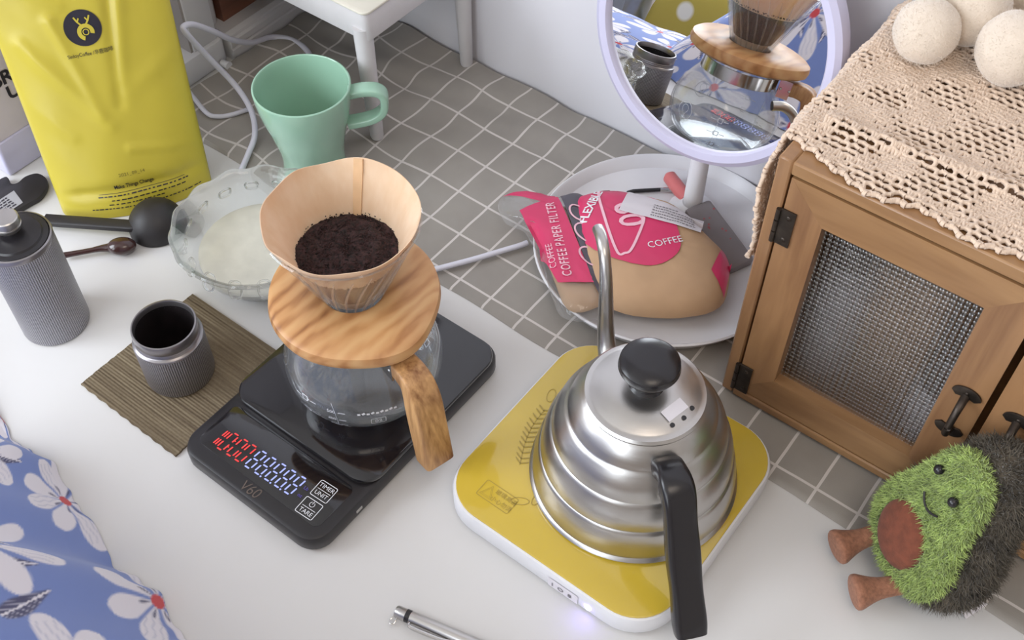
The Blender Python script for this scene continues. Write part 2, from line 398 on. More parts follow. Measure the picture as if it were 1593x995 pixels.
def pane():
    k = NT('patterned_glass'); v = k.coord(); sp = k.new('ShaderNodeSeparateXYZ'); k.link(v, sp.inputs[0])
    a = k.math('SINE', k.math('MULTIPLY', sp.outputs[0], 2 * PI / .0042)); b = k.math('SINE', k.math('MULTIPLY', sp.outputs[2], 2 * PI / .0040))
    h = k.math('ADD', k.math('ADD', k.math('MULTIPLY', a, 1.5), b), k.math('MULTIPLY', k.noise(v, 60, 2), 2.2))
    bp = k.new('ShaderNodeBump', i_Strength=.8, i_Distance=.0006); k.link(h, bp.inputs['Height'])
    rf = k.new('ShaderNodeBsdfRefraction'); rf.inputs['Roughness'].default_value = .12; rf.inputs['IOR'].default_value = 1.25; k.link(bp.outputs[0], rf.inputs['Normal']); rf.inputs[0].default_value = (.9, .9, .9, 1)
    tr = k.new('ShaderNodeBsdfTransparent'); tr.inputs[0].default_value = (.88, .87, .87, 1)
    m0 = k.new('ShaderNodeMixShader', i_0=.45); k.link(tr.outputs[0], m0.inputs[1]); k.link(rf.outputs[0], m0.inputs[2])
    gl = k.new('ShaderNodeBsdfGlossy'); gl.inputs['Roughness'].default_value = .30; gl.inputs['Color'].default_value = (.9, .9, .9, 1); k.link(bp.outputs[0], gl.inputs['Normal'])
    m1 = k.new('ShaderNodeMixShader', i_0=.17); k.link(m0.outputs[0], m1.inputs[1]); k.link(gl.outputs[0], m1.inputs[2])
    k.link(m1.outputs[0], k.out.inputs[0]); return k.m
M['pane'] = pane()
def led(name, c, s_):
    k = NT(name); k.b.inputs['Base Color'].default_value = (0, 0, 0, 1); k.b.inputs['Emission Color'].default_value = c; k.b.inputs['Emission Strength'].default_value = s_; return k.m
M['led_red'] = led('red_led', (1, .06, .06, 1), 1.1); M['led_blue'] = led('blue_led', (.42, .48, 1, 1), 1.25)
M['led_dim'] = led('dim_blue_led', (.22, .16, .8, 1), .5); M['led_lamp'] = led('indicator_light', (.30, .22, 1, 1), 34)

# ------------------------------------------------------------------ the room
YB = .692
b = MB(); b.box(-1.7, 2.1, YB, YB + .12, -.75, 1.9); struct(b.build('wall_back', M['wall'], smooth=False))
b = MB(); b.box(-1.82, 2.2, -2.32, YB + .12, -.85, -.75); struct(b.build('floor', M['floor'], smooth=False))
b = MB(); b.box(-1.82, 2.2, -2.32, YB + .12, 1.9, 2.0); struct(b.build('ceiling', M['ceil'], smooth=False))
b = MB(); b.box(2.1, 2.2, -2.2, YB, -.75, 1.9); struct(b.build('wall_right', M['wallwarm'], smooth=False))
b = MB(); b.box(-1.82, -1.6, -2.2, -2.32, -.75, 1.9); b.box(-1.6, .5, -2.32, -2.2, -.75, .3); b.box(-1.6, .5, -2.32, -2.2, 1.7, 1.9); b.box(.5, 2.2, -2.32, -2.2, -.75, 1.9)
struct(b.build('wall_front', M['wallwarm'], smooth=False))
b = MB(); b.box(-1.82, -1.7, -2.2, -1.6, -.75, 1.9); b.box(-1.82, -1.7, -1.6, -.4, -.75, .3); b.box(-1.82, -1.7, -1.6, -.4, 1.6, 1.9); b.box(-1.82, -1.7, -.4, YB, -.75, 1.9)
struct(b.build('wall_left', M['wall'], smooth=False))
for nm, ax, (a0, a1, z0, z1) in (('window_1', 'x', (-1.6, .5, .3, 1.7)), ('window_2', 'y', (-1.6, -.4, .3, 1.6))):
    b = MB(); t = .05
    for p0, p1, q0, q1 in ((a0, a1, z0, z0 + t), (a0, a1, z1 - t, z1), (a0, a0 + t, z0, z1), (a1 - t, a1, z0, z1), ((a0 + a1) / 2 - t / 2, (a0 + a1) / 2 + t / 2, z0, z1)):
        if ax == 'x': b.box(p0, p1, -2.28, -2.23, q0, q1)
        else: b.box(-1.79, -1.74, p0, p1, q0, q1)
    struct(b.build(nm, M['white_plastic'], smooth=False))

# table
t = thing('table', 'white laminate table top carrying all the coffee gear', 'table', (-.1, .4, -.75))
b = MB(); b.prism(rrect(-1.2, 1.0, .098, .690, .012, 3), -.028, 0, .002); b.build('table_top', M['table'], t)
for x, y in ((-1.15, .14), (.95, .14), (-1.15, .64), (.95, .64)):
    b = MB(); b.box(x - .02, x + .02, y - .02, y + .02, -.75, -.028); b.build('leg', M['white_plastic'], t)

# grey checked cloth along the wall
nx, ny = 300, 70; X0, X1, Y0, Y1 = -.757, .75, .446, .688
vs = []; uv = []
def wrk(x, y):
    f = max(0, min(1, (y - .52) / .15)) ; g = max(0, min(1, (-.42 - x) / .3))
    z = .0016 + (.0016 * f + .0016 * g) * (1 + math.sin(x * 61 + 3 * math.sin(y * 35)) * math.sin(y * 55 + x * 17))
    return z + .0004 * math.sin(x * 140 + y * 90) * (f + g) * .6
for j in range(ny + 1):
    for i in range(nx + 1):
        x = X0 + (X1 - X0) * i / nx; y = Y0 + (Y1 - Y0) * j / ny
        f = max(0, min(1, (y - .58) / .1)); g = max(0, min(1, (-.45 - x) / .2))
        yy = y + (.0012 * math.sin(x * 45) if j == 0 else 0)
        vs.append((x, yy, wrk(x, y) if j else .0002)); 
        uv.append((x + .0012 * f * math.sin(y * 120 + x * 30) + .003 * g * math.sin(y * 70), y + .0012 * f * math.sin(x * 75) + .0035 * g * math.sin(x * 60 + y * 40)))
fs = [(j * (nx + 1) + i, j * (nx + 1) + i + 1, (j + 1) * (nx + 1) + i + 1, (j + 1) * (nx + 1) + i) for j in range(ny) for i in range(nx)]
me = bpy.data.meshes.new('tablecloth'); me.from_pydata(vs, [], fs); me.materials.append(M['checks'])
ul = me.uv_layers.new(name='UVMap'); idx = np.zeros(len(me.loops), dtype=np.int32); me.loops.foreach_get('vertex_index', idx)
ul.data.foreach_set('uv', np.array(uv, dtype=np.float32)[idx].ravel()); finish(me)
o = bpy.data.objects.new('tablecloth', me); col.objects.link(o)
tag(o, 'grey cloth printed with a white line grid, lying along the wall', 'tablecloth')

# ------------------------------------------------------------------ wooden glass-door cabinet on the right
CX0, CX1, CF, CB, CT = -.1755, .165, .495, .682, .2405; ZB = .0045
cab = thing('glass_door_cabinet', 'small brown wooden cabinet with patterned glass doors', 'cabinet', (CX0 + .17, .59, ZB))
def bevbox(b, x0, x1, y0, y1, z0, z1, bev=.0012):
    vs = []
    def loop(d, z): return [(x0 + d, y0 + d, z), (x1 - d, y0 + d, z), (x1 - d, y1 - d, z), (x0 + d, y1 - d, z)]
    # chamfer box : use all-corner chamfer
    r = [loop(bev, z0)]; 
    def oct_(z): return [(x0 + bev, y0, z), (x1 - bev, y0, z), (x1, y0 + bev, z), (x1, y1 - bev, z), (x1 - bev, y1, z), (x0 + bev, y1, z), (x0, y1 - bev, z), (x0, y0 + bev, z)]
    def octi(z): return [(x0 + bev, y0 + bev, z), (x1 - bev, y0 + bev, z), (x1 - bev, y0 + bev, z), (x1 - bev, y1 - bev, z), (x1 - bev, y1 - bev, z), (x0 + bev, y1 - bev, z), (x0 + bev, y1 - bev, z), (x0 + bev, y0 + bev, z)]
    rows = [octi(z0), oct_(z0 + bev), oct_(z1 - bev), octi(z1)]
    vs = sum(rows, []); fs = []
    for k in range(3):
        for i in range(8): j = (i + 1) % 8; fs.append((k * 8 + i, k * 8 + j, (k + 1) * 8 + j, (k + 1) * 8 + i))
    fs.append((0, 5, 3, 1)); fs.append((24, 25, 27, 29))
    b.add(vs, fs); return b
b = MB(); bevbox(b, CX0, CX0 + .0095, CF, CB, ZB, CT); b.build('side_panel', M['cabv'], cab)
b = MB(); bevbox(b, CX1 - .0095, CX1, CF, CB, ZB, CT); b.build('side_panel', M['cabv'], cab)
b = MB(); bevbox(b, CX0 + .0095, CX1 - .0095, CF, CB, CT - .0105, CT - .0002); b.build('top_panel', M['cab'], cab)
b = MB(); bevbox(b, CX0 + .0095, CX1 - .0095, CF - .001, CB, ZB, ZB + .008); b.build('bottom_panel', M['cab'], cab)
b = MB(); b.box(CX0 + .0095, CX1 - .0095, CB - .006, CB - .001, ZB + .008, CT - .0105); b.build('back_panel', M['cab'], cab)
DZ0, DZ1 = ZB + .0092, CT - .0118
for di, (dx0, dx1) in enumerate(((CX0 + .0112, -.0072), (-.0025, CX1 - .0112))):
    fw_, ft = .0265, .014; y0, y1 = CF + .0002, CF + .0002 + ft
    d = None
    gx0, gx1, gz0, gz1 = dx0 + fw_, dx1 - fw_, DZ0 + .0285, DZ1 - .0275
    # mitred frame pieces
    def rail(p, nm, mt, par):
        b = MB(); vs = []
        for y in (y0, y1):
            for q in p: vs.append((q[0], y, q[1]))
        b.add(vs, [(0, 1, 2, 3), (7, 6, 5, 4), (0, 4, 5, 1), (1, 5, 6, 2), (2, 6, 7, 3), (3, 7, 4, 0)]); return b.build(nm, mt, par, smooth=False)
    d = MB(); # the pane carries the door
    door = rail([(dx0, DZ0), (gx0, gz0), (gx0, gz1), (dx0, DZ1)], 'door', M['cabv'], cab)
    rail([(dx1, DZ1), (gx1, gz1), (gx1, gz0), (dx1, DZ0)], 'door_stile', M['cabv'], door)
    rail([(dx0 + .0001, DZ1), (gx0, gz1), (gx1, gz1), (dx1 - .0001, DZ1)], 'door_rail', M['cab'], door)
    rail([(dx1 - .0001, DZ0), (gx1, gz0), (gx0, gz0), (dx0 + .0001, DZ0)], 'door_rail', M['cab'], door)
    b = MB(); b.box(gx0 - .002, gx1 + .002, y0 + .009, y0 + .012, gz0 - .002, gz1 + .002); b.build('glass_pane', M['pane'], door, smooth=False)
    for hz in ((.1870, .0265) if True else ()):
        for_z = hz + .001; hx = dx0 - .001 if di == 0 else dx1 + .001; sg = 1 if di == 0 else -1
        b = MB(); xa, xb = sorted((hx, hx + sg * .0105)); b.prism([(xa, -for_z - .015), (xb, -for_z - .015), (xb + 0, -for_z + .015), (xa, -for_z + .015)], 0, .0012, .0003,
            M=Matrix(((1, 0, 0, 0), (0, 0, -1, CF), (0, -1, 0, 0), (0, 0, 0, 1))))
        for k in range(3): b.tube([(hx - sg * .0012, CF - .0012, for_z - .0145 + k * .0098), (hx - sg * .0012, CF - .0012, for_z - .0145 + k * .0098 + .0088)], .0017, 10)
        for dz in (-.0095, .0095): b.ball((hx + sg * .0062, CF - .0012, for_z + dz), (.0019, .0008, .0019), 12, 6)
        b.build('hinge', M['iron'], door)
    # bow handle: two flat half-moon plates and a bar
    hx = (-.0195 if di == 0 else .0135); b = MB()
    for hz, sg in ((.1285, 1), (.0905, -1)):
        out = [(hx + .0095 * math.cos(a), hz + sg * .0068 * math.sin(a) - sg * .001) for a in np.linspace(0, PI, 14)]
        out += [(hx - .0062, hz - sg * .004), (hx, hz - sg * .0025), (hx + .0062, hz - sg * .004)]
        b.prism([(p[0], -p[1]) for p in out], 0, .0014, .0003, M=Matrix(((1, 0, 0, 0), (0, 0, -1, CF), (0, -1, 0, 0), (0, 0, 0, 1))))
        b.ball((hx, CF - .0016, hz + sg * .0012), (.0014, .0007, .0014), 10, 6)
    pth = spline([(hx, CF - .001, .1262), (hx, CF - .010, .1225), (hx, CF - .0145, .1135), (hx, CF - .0148, .1055), (hx, CF - .010, .0965), (hx, CF - .001, .0928)], 6)
    b.tube(pth, [.0029 - .0006 * math.sin(PI * i / (len(pth) - 1)) for i in range(len(pth))], 10)
    b.build('handle', M['iron'], door)

# things inside the cabinet, blurred by the patterned panes
t = thing('canister', 'pale canister inside the cabinet, behind the left edge of the patterned pane', 'canister', (-.128, .56, ZB + .009))
b = MB(); b.lathe([(0, 0), (.019, 0), (.02, .002), (.02, .12), (.0185, .123), (0, .123)], 28, (-.128, .56, ZB + .009)); b.build('body', M['white_plastic'], t)
b = MB(); b.lathe([(.0207, .116), (.0207, .133), (.019, .135), (0, .135)], 28, (-.128, .56, ZB + .009)); b.build('lid', M['steel'], t)
t = thing('coffee_packet', 'tan packet inside the cabinet, blurred in the middle of the pane', 'packet', (-.082, .575, ZB + .0085))
b = MB(); b.prism(rrect(-.108, -.056, .555, .59, .006, 3), ZB + .0085, .135, .004); b.build('body', M['kraft'], t)
b = MB(); b.box(-.104, -.060, .5725, .575, .134, .15); b.build('fold', M['kraft'], t)
t = thing('tin_mug', 'grey metal mug inside the cabinet, low at the right of the pane', 'mug', (-.036, .55, ZB + .0085))
b = MB(); b.lathe([(0, 0), (.018, 0), (.019, .002), (.0195, .052), (.0185, .052), (.018, .004), (0, .004)], 28, (-.036, .55, ZB + .0085)); b.build('body', M['white_plastic'], t)
b = MB(); b.tube(spline([(-.024, .535, .022), (-.016, .526, .028), (-.015, .525, .044), (-.023, .535, .052)], 5), .002, 8); b.build('handle', M['steel'], t)

# ------------------------------------------------------------------ crochet cloth
def lace_pt(a, bb):
    """a: distance leftwards from x=+.165, bb: y ; lies on the cabinet top and hangs over its left side"""
    flat = .165 + .1775
    ridge = .0035 * math.exp(-((bb - (.538 + .10 * (.165 - a + .165))) / .006) ** 2) if a < flat - .01 else 0
    wob = .0006 * math.sin(a * 190) * math.sin(bb * 170) + .0004 * math.sin(a * 77 + bb * 120)
    if a <= flat: return Vector((.165 - a, bb, CT + .0019 + wob + ridge))
    s_ = a - flat; r = .004
    if s_ < r * PI / 2: th = s_ / r; return Vector((-.1775 - r * math.sin(th), bb, CT + .0019 - r * (1 - math.cos(th)) + wob))
    q = s_ - r * PI / 2
    return Vector((-.1818 - .0055 * math.sin(min(1, q / .06) * PI) ** 2 - .0012 * (1 + math.sin(bb * 95 + q * 30)), bb + .004 * q / .1 + .0015 * math.sin(q * 90), CT - .0021 - q))
def hem_front(a): 
    flat = .3425
    base = .4995 + .0035 * math.sin(a * 2 * PI / .062 + 1.2) + .0015 * math.sin(a * 2 * PI / .0115)
    if a > flat - .03: base += .018 * max(0, min(1, (a - flat + .03) / .03)) - .016 * max(0, min(1, (a - flat) / .05))
    return base
def hem_left(bb): return .3425 + .112 + .005 * math.sin(bb * 2 * PI / .03)
hx_, hy_ = .0064, .0054; strands = MB(); R0 = .00124
def inside(a, bb): return 0 < a < hem_left(bb) and hem_front(a) + .0015 < bb < .684
def strand(a0, b0, a1, b1, r, seg=5):
    if not (inside(a0, b0) and inside(a1, b1)): return
    mid = ((a0 + a1) / 2 + random.uniform(-.0004, .0004), (b0 + b1) / 2 + random.uniform(-.0004, .0004))
    p = [lace_pt(a0, b0), lace_pt(*mid), lace_pt(a1, b1)]
    up = random.uniform(-.0003, .0004)
    p[1] = p[1] + Vector((0, 0, up)) if a0 < .342 else p[1] + Vector((-up, 0, 0))
    strands.tube(p, [r * 1.1, r * .9, r * 1.1], seg)
hexv = {}
def hv(i, j, k):
    key = (i, j, k)
    if key not in hexv:
        x = (i + .5 * (j % 2)) * hx_; y = .49 + j * hy_ * .92
        y += (.33 if k == 0 else -.33) * hy_
        hexv[key] = (x + random.uniform(-.0006, .0006), y + random.uniform(-.0005, .0005))
    return hexv[key]
NI, NJ = 76, 42
for j in range(NJ):
    for i in range(NI):
        top, bot = hv(i, j, 0), hv(i, j, 1)
        # node cell centred (i,j): vertices top & bottom ; neighbours
        strand(*bot, *top, R0 * 1.25) if (i + j) % 2 else None
        o_ = j % 2
        for di in (0, -1):
            ii = i + di + o_
            nb = hv(ii, j + 1, 1)
            strand(*top, *nb, R0 * 1.3)
            if o_ == 0 and di == -1: pass
        cx, cy = (top[0] + bot[0]) / 2, (top[1] + bot[1]) / 2
        fill = (math.sin(cx * 95) * math.sin(cy * 120 + 1) + .35 * math.sin(cx * 31 + cy * 17) + random.uniform(-.35, .35))
        if fill > -.2:
            for q in range(3):
                dx = (q - 1) * .0019
                strand(cx + dx * .7, bot[1] - .0008, cx + dx * 1.3, top[1] + .0012, R0 * 1.15, 5)
            if fill > .25: strand(cx - .0034, cy + .0004, cx + .0034, cy - .0004, R0 * 1.2)
# picot hem
a = .0
prev = None
while a < .446:
    q = lace_pt(a, hem_front(a) + .0004); 
    if prev: strands.tube([prev, q], .0017 + .0004 * math.sin(a * 2 * PI / .0057), 6)
    prev = q; a += .0022
bb = .5; prev = None
while bb < .684:
    q = lace_pt(hem_left(bb), bb)
    if prev: strands.tube([prev, q], .0018 + .0005 * math.sin(bb * 2 * PI / .0057), 6)
    prev = q; bb += .0022
o = strands.build('crochet_cloth', M['lace'], ang=80); tag(o, 'cream crocheted cotton cloth draped over the cabinet top', 'doily')

# wool balls
def hairs(name, pts, nrm, length, width, mat, parent, droop=.3, seed=1, spread=.5):
    r = np.random.default_rng(seed); n = len(pts); off = np.array(root_of(parent).location)
    P = np.array(pts) - off; N = np.array(nrm)
    J = r.normal(size=(n, 3)) * spread; T = N + J; T /= np.linalg.norm(T, axis=1)[:, None]
    S = np.cross(T, r.normal(size=(n, 3))); S /= np.linalg.norm(S, axis=1)[:, None]
    L = length * (.6 + .8 * r.random((n, 1))); D = np.array([0, 0, -1.0]) * droop
    mid = P + T * L * .5; tip = P + T * L * .9 + (D + r.normal(size=(n, 3)) * .25) * L * .5
    V = np.concatenate([P - S * width / 2, P + S * width / 2, mid - S * width * .4, mid + S * width * .4, tip], 0)
    k = np.arange(n); F = [tuple(x) for x in np.stack([k, k + n, k + 3 * n, k + 2 * n], 1).tolist()] + [tuple(x) for x in np.stack([k + 2 * n, k + 3 * n, k + 4 * n], 1).tolist()]
    me = bpy.data.meshes.new(name); me.from_pydata(V.tolist(), [], F); me.materials.append(mat); me.update(); me.shade_smooth()
    o = bpy.data.objects.new(name, me); col.objects.link(o); o.parent = parent; o['kind'] = 'stuff'; return o
def sample(me_obj, n, seed=1, keep=None):
    me = me_obj.data; r = np.random.default_rng(seed); off = np.array(root_of(me_obj).location)
    me.calc_loop_triangles(); T = np.array([t.vertices for t in me.loop_triangles]); V = np.array([v.co for v in me.vertices])
    A, B, Cc = V[T[:, 0]], V[T[:, 1]], V[T[:, 2]]; X = np.cross(B - A, Cc - A); ar = np.linalg.norm(X, axis=1); ar = np.maximum(ar, 1e-14)
    i = r.choice(len(T), n, p=ar / ar.sum()); u = r.random((n, 1)); v = r.random((n, 1)); fl = (u + v) > 1; u = np.where(fl, 1 - u, u); v = np.where(fl, 1 - v, v)
    P = A[i] + (B[i] - A[i]) * u + (Cc[i] - A[i]) * v + off; N = X[i] / ar[i][:, None]
    return P, N
for k, (q, z, r, lb) in enumerate((((1442, 48), .2625, .0208, 'cream felted wool ball at the near left of the cluster on the crochet cloth'), ((1578, 76), .2655, .0232, 'cream felted wool ball at the right, nearest the cabinet front'),
        ((1511, 12), .267, .0245, 'cream felted wool ball behind the gap between the two nearer balls'), ((1592, -20), .266, .0235, 'cream felted wool ball farthest back at the top right'))):
    c = at(q[0], q[1], z); base = (c.x, c.y, z - r)
    t = thing('wool_ball', lb, 'ball', base, 'wool balls on the crochet cloth')
    b = MB(); ph = k * 1.7
    b.ball(c, r, 40, 24, mod=lambda d: 1 + .018 * math.sin(5 * d.x + ph) * math.cos(4 * d.y + ph) + .012 * math.sin(9 * d.z + 3 * d.x + ph))
    body = b.build('felt_body', M['wool'], t)
    P, N = sample(body, 2600, k); hairs('fuzz', P, N, .0022, .00018, M['wool'], t, .1, k, 1.0)

# ------------------------------------------------------------------ round mirror on a white tray
MC = Vector((-.293, .6275, .1952)); MN = Vector((-.0292, -.9759, .2164)).normalized(); MU = Vector((0, 0, 1)).cross(MN).normalized(); MV = MN.cross(MU)
MM = Matrix(((MU.x, MV.x, MN.x, MC.x), (MU.y, MV.y, MN.y, MC.y), (MU.z, MV.z, MN.z, MC.z), (0, 0, 0, 1)))
mir = thing('round_mirror', 'round lilac-rimmed mirror standing on a white tray by the wall', 'mirror', (-.29, .634, .008))
b = MB(); b.lathe([(.0895, -.002), (.0895, .003), (.091, .0055), (.0965, .006), (.1005, .003), (.1015, -.004), (.0995, -.012), (.09, -.016), (0, -.016)], 96, M=MM); b.build('rim', M['lilac'], mir)
b = MB(); b.lathe([(0, .0005), (.0898, .0005), (.0898, -.001), (0, -.001)], 96, M=MM); b.build('mirror_glass', M['mirror'], mir)
b = MB(); b.tube([(-.2905, .6375, .009), (-.2905, .638, .06), (-.292, .640, .125)], [.0085, .0078, .0075], 20); b.lathe([(0, .0), (.02, 0), (.02, .003), (.012, .006), (.0085, .010)], 28, (-.2905, .6375, .0085)); b.build('stem', M['white_plastic'], mir)
tray = thing('vanity_tray', 'round shallow white tray under the mirror and filter packets', 'tray', (-.285, .585, .002))
def traymod(r, z, a): return (r, z)
b = MB(); b.lathe([(0, .0018), (.092, .0018), (.1, .0045), (.1055, .0135), (.1072, .0145), (.1086, .0135), (.1030, .0035), (.0985, 0), (0, 0)], 96, (-.285, .5835, .0035), mod=lambda r, z, a: (min(r * (1 + .0 * math.cos(2 * a)), 9), z))
o = b.build('tray_body', M['white_plastic'], tray)

# ------------------------------------------------------------------ filter packets on the tray
def pillow(mb, out, z0, h, zslope=lambda x, y: 0, n=5, wr=.0):
    """puffy packet: closed outline, domed top"""
    N = len(out); c = Vector((sum(p[0] for p in out) / N, sum(p[1] for p in out) / N)); vs = []; fs = []
    lev = [(1, 0), (1.0, .15), (.96, .45), (.88, .72), (.75, .88), (.55, .97), (.3, 1.0)]
    for s_, zz in lev:
        for i, p in enumerate(out):
            x = c.x + (p[0] - c.x) * s_; y = c.y + (p[1] - c.y) * s_
            vs.append((x, y, z0 + zslope(x, y) + h * zz + wr * math.sin(i * 1.7 + s_ * 9) * (1 - abs(s_ - .6))))
    vs.append((c.x, c.y, z0 + zslope(c.x, c.y) + h)); vs.append((c.x, c.y, z0 + zslope(c.x, c.y)))
    L = len(lev)
    for k in range(L - 1):
        for i in range(N): j = (i + 1) % N; fs.append((k * N + i, k * N + j, (k + 1) * N + j, (k + 1) * N + i))
    for i in range(N): j = (i + 1) % N; fs.append(((L - 1) * N + i, (L - 1) * N + j, L * N)); fs.append((j, i, L * N + 1))
    mb.add(vs, fs)
def resample(pts, n): 
    P = [Vector(p[:2]) for p in pts]; o = []
    m = len(P)
    for i in range(m):
        a, b_ = P[i], P[(i + 1) % m]
        for k in range(n): o.append(tuple(a.lerp(b_, k / n)))
    return o
from mathutils.bvhtree import BVHTree
def drop(obj, lift):
    """maps (x, y) onto the top surface of an object"""
    me = obj.data; off = Vector(root_of(obj).location)
    bv = BVHTree.FromPolygons([v.co + off for v in me.vertices], [tuple(p.vertices) for p in me.polygons])
    def f(x, y, z=0):
        h = bv.ray_cast(Vector((x, y, .5)), Vector((0, 0, -1)))[0]
        return Vector((x, y, (h.z if h else .03) + lift + z))
    return f
def grid_patch(mb, quad, mp, nu=14, nv=14, rough=None):
    """print covering a quad given by 4 xy corners, subdivided and dropped on a surface"""
    A, B, Cc, D = [Vector(q[:2]) for q in quad]; vs = []
    for j in range(nv + 1):
        for i in range(nu + 1):
            u, v = i / nu, j / nv; p = (A.lerp(B, u)).lerp(D.lerp(Cc, u), v); vs.append(mp(p.x, p.y))
    mb.add(vs, [(j * (nu + 1) + i, j * (nu + 1) + i + 1, (j + 1) * (nu + 1) + i + 1, (j + 1) * (nu + 1) + i) for j in range(nv) for i in range(nu)])
def fan_patch(mb, out, mp, rings=8):
    N = len(out); c = Vector((sum(p[0] for p in out) / N, sum(p[1] for p in out) / N)); vs = [mp(c.x, c.y)]; fs = []
    for k in range(1, rings + 1):
        for p in out: q = c.lerp(Vector(p[:2]), k / rings); vs.append(mp(q.x, q.y))
    for i in range(N):
        j = (i + 1) % N; fs.append((0, 1 + i, 1 + j))
        for k in range(rings - 1): fs.append((1 + k * N + i, 1 + (k + 1) * N + i, 1 + (k + 1) * N + j, 1 + k * N + j))
    mb.add(vs, fs)
mm = lambda L: [(x / 1000, y / 1000) for x, y in L]
# opened packet (left)
pa = thing('filter_packet', 'opened clear packet of paper filters with a pink printed band, lying left', 'packet', (-.345, .525, .004), 'coffee filter packets')
b = MB(); outA = [tuple(p)[:2] for p in spline([(x / 1000, y / 1000, 0) for x, y in [(-422, 536), (-417, 552), (-401, 562), (-386, 567), (-366, 585), (-330, 560), (-292, 512), (-280, 488), (-303, 468), (-327, 482), (-355, 505), (-384, 523), (-403, 522)]], 5, True)]
pillow(b, outA, .0165, .016, wr=.0006); filmA = b.build('clear_pouch', M['film'], pa)
b = MB(); pillow(b, [tuple(p)[:2] for p in spline([(x / 1000, y / 1000, 0) for x, y in [(-388, 536), (-372, 566), (-330, 552), (-292, 508), (-290, 490), (-306, 476), (-340, 500)]], 4, True)], .018, .0105); b.build('filter_stack', M['kraft'], pa)
mpA = drop(filmA, .0009)
b = MB(); grid_patch(b, [(-.419, .539), (-.400, .561), (-.385, .5665), (-.372, .552)], mpA, 10, 8); grid_patch(b, [(-.394, .529), (-.380, .5635), (-.300, .502), (-.3225, .4845)], mpA, 10, 26); b.build('pink_band', M['pink'], pa)
b = MB(); grid_patch(b, [(-.3785, .5655), (-.366, .5845), (-.283, .492), (-.299, .5005)], mpA, 10, 26); b.build('charcoal_band', M['darkfilm'], pa)
mpt = drop(filmA, .0015)
b = MB()
dirA = Vector((.073, -.070)).normalized(); nA = Vector((-dirA.y, dirA.x)); oA = Vector((-.3490, .5225))
rotA = math.atan2(-dirA.y, -dirA.x)
lettering(b, 'COFFEE PAPER FILTER', .0108, mpt, oA.x, oA.y, rot=rotA, spacing=1.1, sx=.72, bold=.012)
o2 = oA - nA * .0095 + dirA * .018; lettering(b, 'COFFEE', .0075, mpt, o2.x, o2.y, rot=rotA)
b.build('printed_words', M['pinkpale'], pa)
b = MB()
for cx, cy, rx in ((-.352, .556, .010), (-.335, .541, .011), (-.318, .522, .010)):
    line2(b, [(cx + rx * math.cos(t_) - .3 * rx * math.sin(t_), cy + rx * .7 * math.sin(t_)) for t_ in np.linspace(0, 2 * PI, 22, endpoint=False)], .0016, mpt, True)
b.build('printed_loops', M['pinkpale'], pa)
# second packet, kraft filters in a pouch with pink emblem
pb = thing('filter_packet', 'kraft filter packet with big pink emblem and white sticker', 'packet', (-.29, .56, .004), 'coffee filter packets')
outB = [tuple(p)[:2] for p in spline([(x / 1000, y / 1000, 0) for x, y in [(-368, 566), (-366, 582), (-352, 598), (-326, 610), (-296, 618), (-262, 607), (-234, 596), (-222, 582), (-212, 550), (-232, 521), (-268, 499), (-300, 500), (-338, 531)]], 5, True)]
b = MB(); pillow(b, outB, .019, .019, wr=.0004); bodyB = b.build('kraft_pouch', M['kraft'], pb)
mpB = drop(bodyB, .0009); mpB2 = drop(bodyB, .0015); mpB3 = drop(bodyB, .0020)
emb = [tuple(p)[:2] for p in spline([(x / 1000, y / 1000, 0) for x, y in [(-367, 567), (-364, 581), (-352, 596), (-330, 606), (-306, 606), (-278, 588), (-262, 566), (-268, 542), (-290, 530), (-318, 528), (-346, 540)]], 5, True)]
b = MB(); fan_patch(b, emb, mpB, 9); b.build('pink_emblem', M['pink'], pb)
b = MB(); grid_patch(b, [(-.239, .597), (-.224, .586), (-.2125, .556), (-.232, .566)], mpB, 8, 8); b.build('pink_corner', M['pink'], pb)
b = MB()
ux = Vector((.62, -.785)); ux.normalize(); rB = math.atan2(.62, .785)   # writing runs up and right
cB = Vector((-.316, .571))
# outlined rounded triangle and V60 numerals
tri = [(-.3555, .5875), (-.350, .5925), (-.3435, .590), (-.298, .546), (-.297, .540), (-.303, .538), (-.352, .578)]
tri3 = [tuple(p)[:2] for p in spline([(x, y, 0) for x, y in [(-.349, .5965), (-.3535, .590), (-.345, .5745), (-.303, .536), (-.2945, .537), (-.293, .545), (-.3015, .574), (-.3055, .578)]], 6)]
line2(b, tri3, .0022, mpB2)
lettering(b, '60', .031, mpB2, -.3165, .5745, rot=-.72, bold=.01, sx=.95)
b.build('printed_numerals', M['pinkpale'], pb)
b = MB(); lettering(b, 'FLEXIBLE', .0125, mpB2, -.3535, .5655, rot=math.atan2(.034, -.030) + PI * 0 - .0 + 0, bold=.02, sx=.8) if False else None
